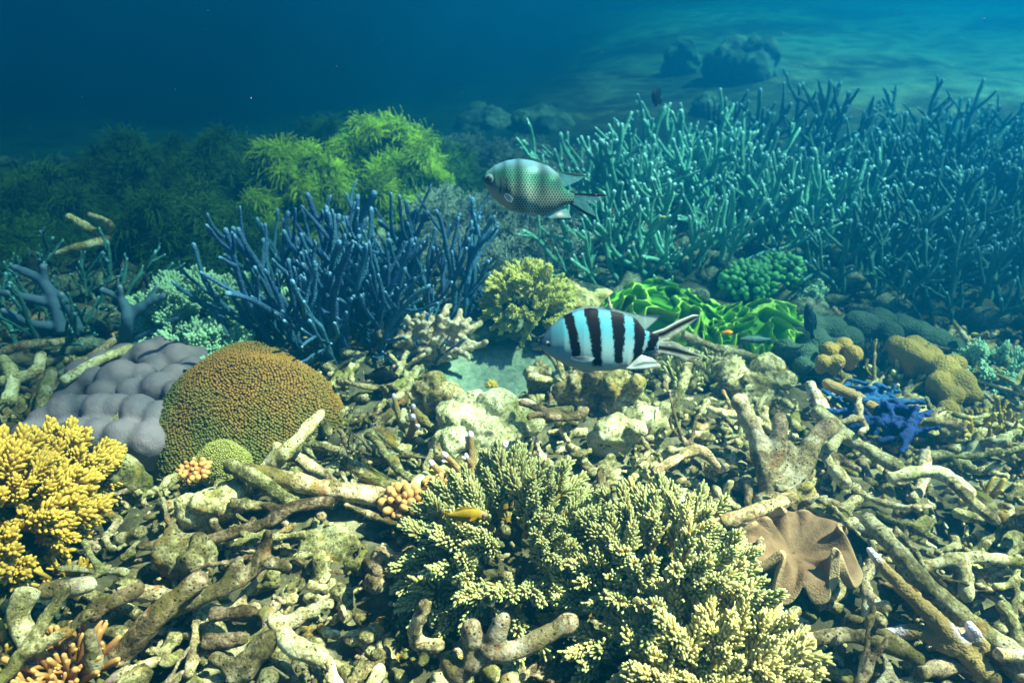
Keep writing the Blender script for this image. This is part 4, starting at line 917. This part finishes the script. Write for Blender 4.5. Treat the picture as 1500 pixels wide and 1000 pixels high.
# ------------------------------------------------------------------ fish
def gsm(a, k):
    if k <= 0: return a
    w = np.exp(-np.linspace(-2, 2, 2 * k + 1) ** 2); w /= w.sum(); return np.convolve(np.pad(a, k, mode='edge'), w, 'valid')
def fish_mat(name, rough=0.55, alpha=None):
    n = NT(name); n.coords(); c = n.attr("col", 'Color')
    nb = n.noise(900, 2); n.principled(c, rough, n.bump(nb, 0.2, 0.0006), 0.07)
    if alpha:
        tr = n.n("ShaderNodeBsdfTransparent"); mx = n.n("ShaderNodeMixShader"); n.l(n.attr("tip"), mx.inputs[0]); n.l(tr.outputs[0], mx.inputs[1]); n.l(n.b.outputs[0], mx.inputs[2]); n.l(mx.outputs[0], n.out.inputs[0])
    return n.m
FB = fish_mat("fish skin"); FF = fish_mat("fish fin membrane", 0.5, True)
n = NT("fish eye"); FE = n.principled((0.006, 0.006, 0.008), 0.08, None, 0.6)
def fish(name, origin, scale, center, top, bot, half, colour, fins, eye, label, cat, rot, flip=False, zs=1.08, group=None, eyecol=(.25, .35, .3)):
    """outline measured side on (x towards the tail, y downwards), given its real size and thickness"""
    o = empty(name, origin, label, cat, group); o.rotation_mode = 'QUATERNION'; o.rotation_quaternion = rot
    cx, cyy = center; fx = -1 if flip else 1
    def loc(x, y, d=0): return np.array([(x - cx) * scale * fx, d, -(y - cyy) * scale * zs])
    nx, na = 420, 180; x0, x1 = top[0][0], top[-1][0]; u = np.linspace(0, 1, nx); x = x0 + (x1 - x0) * (u ** 1.25)
    T = gsm(np.interp(x, *zip(*top)), 6); Bm = gsm(np.interp(x, *zip(*bot)), 6); T[0] = Bm[0] = (top[0][1] + bot[0][1]) / 2
    hh = (Bm - T) / 2; mid = (T + Bm) / 2; wdt = gsm(np.interp(x, *zip(*half)), 6); wdt[0] = 0
    a = np.linspace(0, 2 * PI, na, endpoint=False); ca, sa = np.cos(a), np.sin(a)
    Y = mid[:, None] - hh[:, None] * ca[None, :]; D = wdt[:, None] * np.sign(sa) * np.abs(sa)[None, :] ** 1.15; X = np.repeat(x[:, None], na, 1)
    C = colour(X.ravel(), Y.ravel(), ((Y - T[:, None]) / np.maximum(1, 2 * hh[:, None])).ravel())
    V = np.stack([(X.ravel() - cx) * scale * fx, D.ravel() * scale, -(Y.ravel() - cyy) * scale * zs], 1)
    i = np.arange(nx - 1)[:, None] * na; j = np.arange(na)[None, :]; j2 = (j + 1) % na; Q = np.stack([i + j, i + j2, i + na + j2, i + na + j], -1).reshape(-1, 4)
    mb = MB(); mb.add(V, Q, np.stack([np.full(na - 2, (nx - 1) * na), (nx - 1) * na + np.arange(1, na - 1), (nx - 1) * na + np.arange(2, na)], 1), 0.0, C)
    mobj("body", mb.mesh("body", FB), (0, 0, 0), None, 1, o)
    for nm, A_, B_, cfun, off in fins:
        # a fin is a thin web between two measured edges
        nu, nv = 40, 14; A2 = np.stack([np.interp(np.linspace(0, len(A_) - 1, nu), range(len(A_)), [p[k] for p in A_]) for k in (0, 1)], 1); B2 = np.stack([np.interp(np.linspace(0, len(B_) - 1, nu), range(len(B_)), [p[k] for p in B_]) for k in (0, 1)], 1)
        for k in (0, 1): A2[:, k] = gsm(A2[:, k], 2); B2[:, k] = gsm(B2[:, k], 2)
        w = np.linspace(0, 1, nv)[None, :, None]; W2 = A2[:, None, :] * (1 - w) + B2[:, None, :] * w
        sides = (1, -1) if off else (1,)
        for sd in sides:
            dd = (off * sd * (1 + .9 * np.repeat(np.linspace(0, 1, nu)[:, None], nv, 1)) if off else 3.0 * np.sin(np.linspace(0, 9, nu))[:, None] * np.linspace(0, 1, nv)[None, :])
            uu = np.repeat(np.linspace(0, 1, nu)[:, None], nv, 1).ravel(); vv = np.repeat(np.linspace(0, 1, nv)[None, :], nu, 0).ravel()
            V = np.stack([(W2[:, :, 0].ravel() - cx) * scale * fx, dd.ravel() * scale, -(W2[:, :, 1].ravel() - cyy) * scale * zs], 1)
            c, al = cfun(uu, vv); i = np.arange(nu - 1)[:, None] * nv + np.arange(nv - 1)[None, :]; Q = np.stack([i, i + 1, i + 1 + nv, i + nv], -1).reshape(-1, 4)
            mb = MB(); mb.add(V, Q, None, al, c); f = mobj(nm, mb.mesh(nm, FF), (0, 0, 0), None, 1, o); solid(f, .0006)
    if eye:
        ex, ey, er, ed = eye
        for sd in (1, -1):
            mb = MB(); q = loc(ex, ey, ed * scale * sd); ball(mb, (0, 0, 0), np.array([er, er * .5, er]) * scale); mb.C.append(np.tile(eyecol, (mb.n, 1)))
            e = mobj("eye", mb.mesh("eye", FB), q, None, 1, o); mb = MB(); ball(mb, (0, -.30 * er * scale * -sd, 0), np.array([.58 * er, .32 * er, .58 * er]) * scale); mobj("pupil", mb.mesh("pupil", FE), (0, 0, 0), None, 1, e)
    return o
def lerp(a, b, t): return np.asarray(a) * (1 - t)[:, None] + np.asarray(b) * t[:, None]
def speck(x, y, f, s=0): return vnoise(np.stack([x * f, y * f, 0 * x + s], 1), s)

def striped_col(x, y, v):
    e = 9 * speck(x, y, .09, 2) + 5 * speck(x, y, .3, 3); blk = np.zeros_like(x)
    for (xa, ya, wa), (xb, yb, wb), yend in [((322, 150, 84), (395, 480, 68), 490), ((503, 110, 112), (558, 545, 66), 560), ((705, 110, 118), (722, 530, 62), 545), ((890, 160, 112), (868, 520, 66), 545), ((1010, 300, 90), (968, 445, 66), 475)]:
        t = (y - ya) / (yb - ya); c = xa + (xb - xa) * t + 8 * np.sin(t * 3); w = wa + (wb - wa) * np.clip(t, 0, 1)
        blk = np.maximum(blk, (1 - smooth(-5, 5, np.abs(x - c) + e - w / 2)) * (1 - smooth(yend - 14, yend + 6, y + e)))
    base = lerp((.06, .29, .42), (.22, .42, .50), smooth(.25, .8, v)); base = lerp(base, (.40, .40, .38), smooth(.84, .97, v))
    hatch = .5 + .5 * np.sin((x * .9 + y * .7) * .42 + 2 * speck(x, y, .05)); base = base * (1 - .16 * hatch * (1 - smooth(.7, .9, v)))[:, None]
    head = smooth(330, 150, x) * (1 - smooth(.35, .75, v)); base = lerp(base, (.035, .085, .16), head * .95)
    dors = (1 - smooth(.0, .05, v)) * smooth(200, 300, x); base = lerp(base, (.02, .09, .22), dors * .9)
    gill = np.exp(-((x - 245 - 12 * np.sin((y - 330) / 60)) / 3.0) ** 2) * smooth(330, 380, y) * (1 - smooth(430, 470, y)); base = base * (1 - .35 * gill)[:, None]
    mouth = np.exp(-((y - 412 - (x - 105) * .35) / 3.5) ** 2) * (1 - smooth(140, 165, x)); base = base * (1 - .7 * mouth)[:, None]
    return lerp(base, (.002, .003, .006), blk)
WH = (.40, .50, .52); BK = (.002, .003, .005)
def f_tail(u, v):     # u along the lobe, v across
    b = np.exp(-((v - .40) / .26) ** 4) * smooth(-.05, .0, u); edge = 1 - smooth(.06, .12, v)
    c = lerp(WH, BK, b); return lerp(c, (.55, .66, .75), edge), np.clip(np.maximum(b, .34 + .4 * edge), 0, .98)
def f_tail2(u, v):
    b = np.exp(-((v - .36) / .20) ** 4); c = lerp(WH, BK, b); return c, np.clip(np.maximum(b, .45), 0, .98)
def f_dorsal(u, v):
    b = 1 - smooth(.10, .22, v + .15 * (1 - u)); dark = np.exp(-((u - .50) / .10) ** 2) * (1 - smooth(.5, .8, v)); b = np.maximum(b, dark)
    return lerp((.36, .58, .66), (.012, .03, .07), b), np.clip(np.maximum(.9 * b, .50 - .15 * v), 0, .95)
def f_anal(u, v):
    b = np.exp(-((v - .42) / .10) ** 2) * smooth(.25, .45, u) * .9; return lerp((.50, .66, .72), (.02, .04, .07), b), np.full_like(u, .80)
def f_pec(u, v): return lerp((.55, .68, .72), (.3, .42, .46), .5 + .5 * np.sin(v * 30)), np.full_like(u, .30)
d = .92; sc = d / FPX / 5.357 / .995
fish("striped_fish", P3(770 + 600 / 5.357, 430 + 350 / 5.357, d), sc, (600, 350),
     [(104, 396), (122, 366), (150, 318), (200, 256), (290, 178), (400, 132), (500, 118), (620, 130), (750, 158), (860, 200), (930, 285), (985, 306), (1040, 318)],
     [(104, 412), (130, 432), (200, 492), (300, 545), (400, 584), (500, 603), (600, 604), (700, 598), (800, 574), (880, 500), (930, 458), (985, 446), (1040, 440)],
     [(104, 0), (130, 26), (200, 56), (300, 82), (450, 94), (600, 86), (800, 52), (930, 27), (1040, 14)], striped_col,
     [("tail_fin", [(985, 308), (1080, 275), (1200, 210), (1300, 170), (1356, 174)], [(985, 385), (1080, 372), (1150, 330), (1250, 270), (1354, 184)], f_tail, 0),
      ("tail_fin", [(985, 446), (1080, 460), (1200, 488), (1300, 500), (1385, 497)], [(985, 370), (1080, 376), (1150, 372), (1260, 425), (1382, 489)], f_tail, 0),
      ("dorsal_fin", [(300, 168), (420, 116), (520, 102), (640, 112), (760, 146), (900, 172), (1060, 178)], [(320, 175), (420, 140), (520, 128), (640, 142), (760, 175), (860, 215), (930, 298), (985, 250)][:7], f_dorsal, 0),
      ("anal_fin", [(760, 582), (850, 588), (950, 586), (1068, 562)], [(780, 570), (850, 530), (910, 478), (1000, 505)], f_anal, 0),
      ("pectoral_fin", [(350, 480), (400, 468), (460, 462), (530, 470)], [(350, 486), (400, 500), (450, 505), (500, 495)], f_pec, 88),
      ("pelvic_fin", [(380, 570), (450, 598), (540, 612)], [(400, 580), (470, 614), (545, 618)], f_anal, 12)],
     (184, 388, 31, 38), "black and white banded fish swimming left above rocks", "fish", Quaternion((1, 0, 0), -.30), zs=1.03, eyecol=(.16, .24, .27))

def damsel_col(x, y, v):
    # scale net: each scale dark in the middle with a pale rim
    sx, sy = 27.0, 44.0; r = np.round(y / (sy / 2)); xx = x + (r % 2) * sx / 2; fx = (xx / sx) % 1 - .5; fy = y / (sy / 2) - r
    cell = np.sqrt((fx * 1.9) ** 2 + (fy * 1.0) ** 2 * 2.2)
    up = smooth(.72, .25, v); scale_on = smooth(330, 430, x) * (1 - smooth(.95, 1.0, v)) * smooth(.10, .25, v)
    pale = lerp((.17, .26, .23), (.02, .17, .13), up); dark = lerp((.018, .034, .028), (.006, .028, .02), up)
    c = lerp(dark, pale, np.clip(smooth(.55, .85, cell) * scale_on + (1 - scale_on) * (.8 - .6 * up), 0, 1))
    band = np.exp(-((x - 600 - (y - 250) * .1) / 55) ** 2) + .8 * np.exp(-((x - 440) / 45) ** 2) * .5 + np.exp(-((x - 850) / 40) ** 2) * (1 - smooth(330, 380, y))
    c = lerp(c, np.minimum(c * 1.8 + .03, .5), np.clip(band, 0, 1) * .95)
    c = lerp(c, (.20, .50, .50), np.exp(-(((x - 665) / 50) ** 2 + ((y - 255) / 32) ** 2)) * .9)
    c = lerp(c, (.05, .16, .24), (1 - smooth(.02, .24, v)) * smooth(980, 780, x) * .92)
    c = lerp(c, (.012, .05, .045), np.exp(-(((x - 910) / 40) ** 2 + ((y - 370) / 55) ** 2)) * .9)
    c = lerp(c, (.28, .30, .26), smooth(.62, .85, v) * (1 - smooth(400, 520, x)) * .9)
    bars = np.exp(-((x - 520) / 38) ** 2) + np.exp(-((x - 745) / 42) ** 2) + .7 * np.exp(-((x - 385) / 24) ** 2); c = c * (1 - .55 * np.clip(bars, 0, 1) * (1 - smooth(.5, .85, v)))[:, None]
    head = smooth(330, 250, x) * (1 - smooth(.55, .75, v)); c = lerp(c, (.05, .14, .15), head * .8)
    for gx, w in ((335, 10), (392, 8)):
        g = np.exp(-((x - gx - 18 * np.cos((y - 395) / 70)) / w) ** 2) * smooth(320, 345, y) * (1 - smooth(455, 490, y)); c = lerp(c, (.012, .03, .03), g * .9)
    c = lerp(c, (.015, .03, .03), np.exp(-(((x - 405) / 22) ** 2 + ((y - 465) / 20) ** 2)) * .9)
    return c
def g_tail(u, v):
    b = 1 - smooth(.24, .36, v); return lerp((.06, .22, .27), BK, b), np.clip(np.maximum(b, .45), 0, .98)
def g_dorsal(u, v):
    b = np.maximum(1 - smooth(.14, .26, v), (1 - smooth(.55, .75, u)) * .75 * (1 - smooth(.72, .95, v) * .5)); return lerp((.10, .36, .42), (.012, .03, .03), b), np.clip(np.maximum(.9 * b, .5), 0, .95)
def g_anal(u, v):
    b = (1 - smooth(.10, .2, v)) * smooth(.3, .6, u); w = np.exp(-(((u - .62) / .16) ** 2 + ((v - .40) / .14) ** 2)); return lerp(lerp((.16, .42, .46), (.75, .85, .82), w), BK, b), np.clip(np.maximum(np.maximum(b, w), .55), 0, .97)
d = 1.15; sc = d / FPX / 6.52 / .995
fish("damselfish", P3(680 + 700 / 6.52, 210 + 420 / 6.52, d), sc, (700, 420),
     [(178, 330), (195, 305), (220, 275), (300, 218), (400, 178), (520, 160), (650, 178), (800, 224), (900, 300), (955, 420), (1000, 462), (1050, 476)],
     [(178, 350), (198, 400), (260, 490), (340, 572), (420, 622), (560, 655), (720, 676), (850, 640), (940, 596), (1000, 572), (1050, 560)],
     [(178, 0), (210, 38), (300, 82), (450, 112), (600, 104), (800, 66), (950, 34), (1050, 16)], damsel_col,
     [("tail_fin", [(990, 462), (1080, 474), (1240, 476), (1372, 490)], [(990, 530), (1080, 535), (1200, 575), (1300, 535)][:4], g_tail, 0),
      ("tail_fin", [(990, 566), (1060, 605), (1160, 670), (1268, 708)], [(990, 520), (1080, 535), (1180, 575), (1240, 640)], g_tail, 0),
      ("dorsal_fin", [(480, 158), (600, 148), (700, 165), (820, 225), (950, 285), (1080, 296), (1172, 312)], [(500, 168), (600, 178), (720, 205), (840, 262), (915, 345), (950, 425), (1110, 352)], g_dorsal, 0),
      ("anal_fin", [(760, 690), (840, 708), (920, 720), (1030, 712)], [(780, 670), (860, 620), (930, 585), (1000, 640)], g_anal, 0),
      ("pectoral_fin", [(395, 470), (440, 490), (470, 520)], [(385, 500), (420, 540), (450, 550)], f_pec, 100),
      ("pelvic_fin", [(420, 615), (560, 652), (720, 685)], [(430, 630), (570, 665), (700, 688)], lambda u, v: (np.tile((.20, .50, .66), (len(u), 1)), np.full_like(u, .8)), 10)],
     (240, 346, 52, 62), "green grey damselfish with dark edged scales swimming left above the reef", "fish", Quaternion((1, 0, 0), -.25), zs=1.02, eyecol=(.03, .10, .10))

def plain(c1, c2, face=None, fx=None):
    def f(x, y, v):
        c = lerp(c1, c2, smooth(.1, .9, v)); c = c * (1 + .12 * speck(x, y, .15))[:, None]
        if face is not None: c = lerp(c, face, smooth(fx[0], fx[1], x) * .8)
        return c
    return f
def one(c, a): return lambda u, v: (np.tile(c, (len(u), 1)) * (1 - .25 * (.5 + .5 * np.sin(u * 60)))[:, None], np.full_like(u, a))
def small_fish(name, px, py, length, d, col, fincol, label, flip, tall=1.0, rot=Quaternion((1, 0, 0), -.2), alpha=.85, face=None):
    sc = length * d / FPX / 310.0
    fish(name, P3(px, py, d), sc, (150, 0), [(0, -4), (12, -24 * tall), (50, -50 * tall), (110, -66 * tall), (170, -60 * tall), (220, -36 * tall), (255, -22 * tall), (285, -20 * tall)],
         [(0, 4), (12, 20 * tall), (50, 44 * tall), (110, 62 * tall), (170, 58 * tall), (220, 38 * tall), (255, 24 * tall), (285, 20 * tall)],
         [(0, 0), (15, 14), (60, 30), (120, 36), (200, 22), (285, 6)], plain(col[0], col[1], face, (70, 20)),
         [("tail_fin", [(262, -20 * tall), (290, -26 * tall), (312, -30 * tall)], [(262, 20 * tall), (290, 26 * tall), (312, 30 * tall)], one(fincol, alpha), 0),
          ("dorsal_fin", [(70, -54 * tall), (120, -80 * tall), (190, -78 * tall), (240, -50 * tall)], [(75, -50 * tall), (120, -60 * tall), (190, -48 * tall), (230, -30 * tall)], one(fincol, alpha), 0),
          ("anal_fin", [(130, 62 * tall), (180, 74 * tall), (235, 54 * tall)], [(130, 56 * tall), (180, 50 * tall), (230, 30 * tall)], one(fincol, alpha), 0),
          ("pectoral_fin", [(80, 0), (110, -4), (130, 2)], [(80, 10), (105, 16), (125, 14)], one(fincol, .5), 33)], (34, -10 * tall, 9, 21), label, "fish", rot, flip, eyecol=(.08, .08, .06))
small_fish("yellow_fish", 684, 754, 64, 1.0, ((.22, .16, .012), (.30, .20, .015)), (.32, .20, .012), "small mustard yellow fish swimming right over the tan branching coral", True, .72, face=(.24, .16, .13))
small_fish("orange_fish", 1066, 487, 16, 1.75, ((.75, .30, .01), (.80, .36, .02)), (.8, .3, .01), "tiny orange fish in front of the green lettuce coral", True, 1.0)
small_fish("grey_fish", 1107, 497, 50, 1.78, ((.05, .12, .12), (.07, .15, .14)), (.05, .12, .12), "dim grey blue fish hovering over the low green lettuce coral", False, .52)
small_fish("dark_fish", 962, 143, 36, 2.3, ((.004, .006, .012), (.006, .008, .014)), (.004, .006, .012), "small dark fish silhouetted in blue water above the thicket", False, 1.35, Quaternion((0, 0, 1), .9) @ Quaternion((0, 1, 0), .5), 1.0)
small_fish("dark_fish", 560, 552, 50, 1.75, ((.004, .006, .012), (.006, .008, .014)), (.004, .006, .012), "small black fish hiding under the dead white bush coral", True, 1.0, alpha=1.0)
small_fish("dark_fish", 1186, 470, 60, 1.95, ((.006, .03, .05), (.008, .04, .06)), (.006, .03, .05), "upright dark blue fish right of the lettuce coral", False, .6, Quaternion((0, 1, 0), 1.25), 1.0)
small_fish("yellow_fish", 1428, 489, 12, 2.0, ((.45, .45, .02), (.5, .45, .03)), (.5, .4, .02), "tiny yellow fish at the right thicket foot", False, .9)
small_fish("yellow_fish", 972, 318, 10, 2.4, ((.45, .5, .03), (.5, .5, .03)), (.5, .5, .02), "tiny yellow green fish inside the pale thicket", False, .9)

# ------------------------------------------------------------------ drifting motes
mb = MB(); rr = random.Random(9)
for k in range(150):
    d = rr.uniform(.9, 5.0); q = P3(rr.uniform(-100, 1600), rr.uniform(-60, 620), d)
    if q[2] > 1.03 or q[2] < float(H(q[0], q[1])) + .02: continue
    ball(mb, q, np.array([1, rr.uniform(.5, 1), rr.uniform(.5, 1.2)]) * rr.uniform(.0005, .0014) * (.5 + .35 * d), sub=ICO1)
n = NT("drifting motes"); tag(mobj("drifting_motes", mb.mesh("drifting_motes", n.principled((.25, .3, .3), .8))), kind='stuff', label="pale specks drifting in the water", cat="particles")
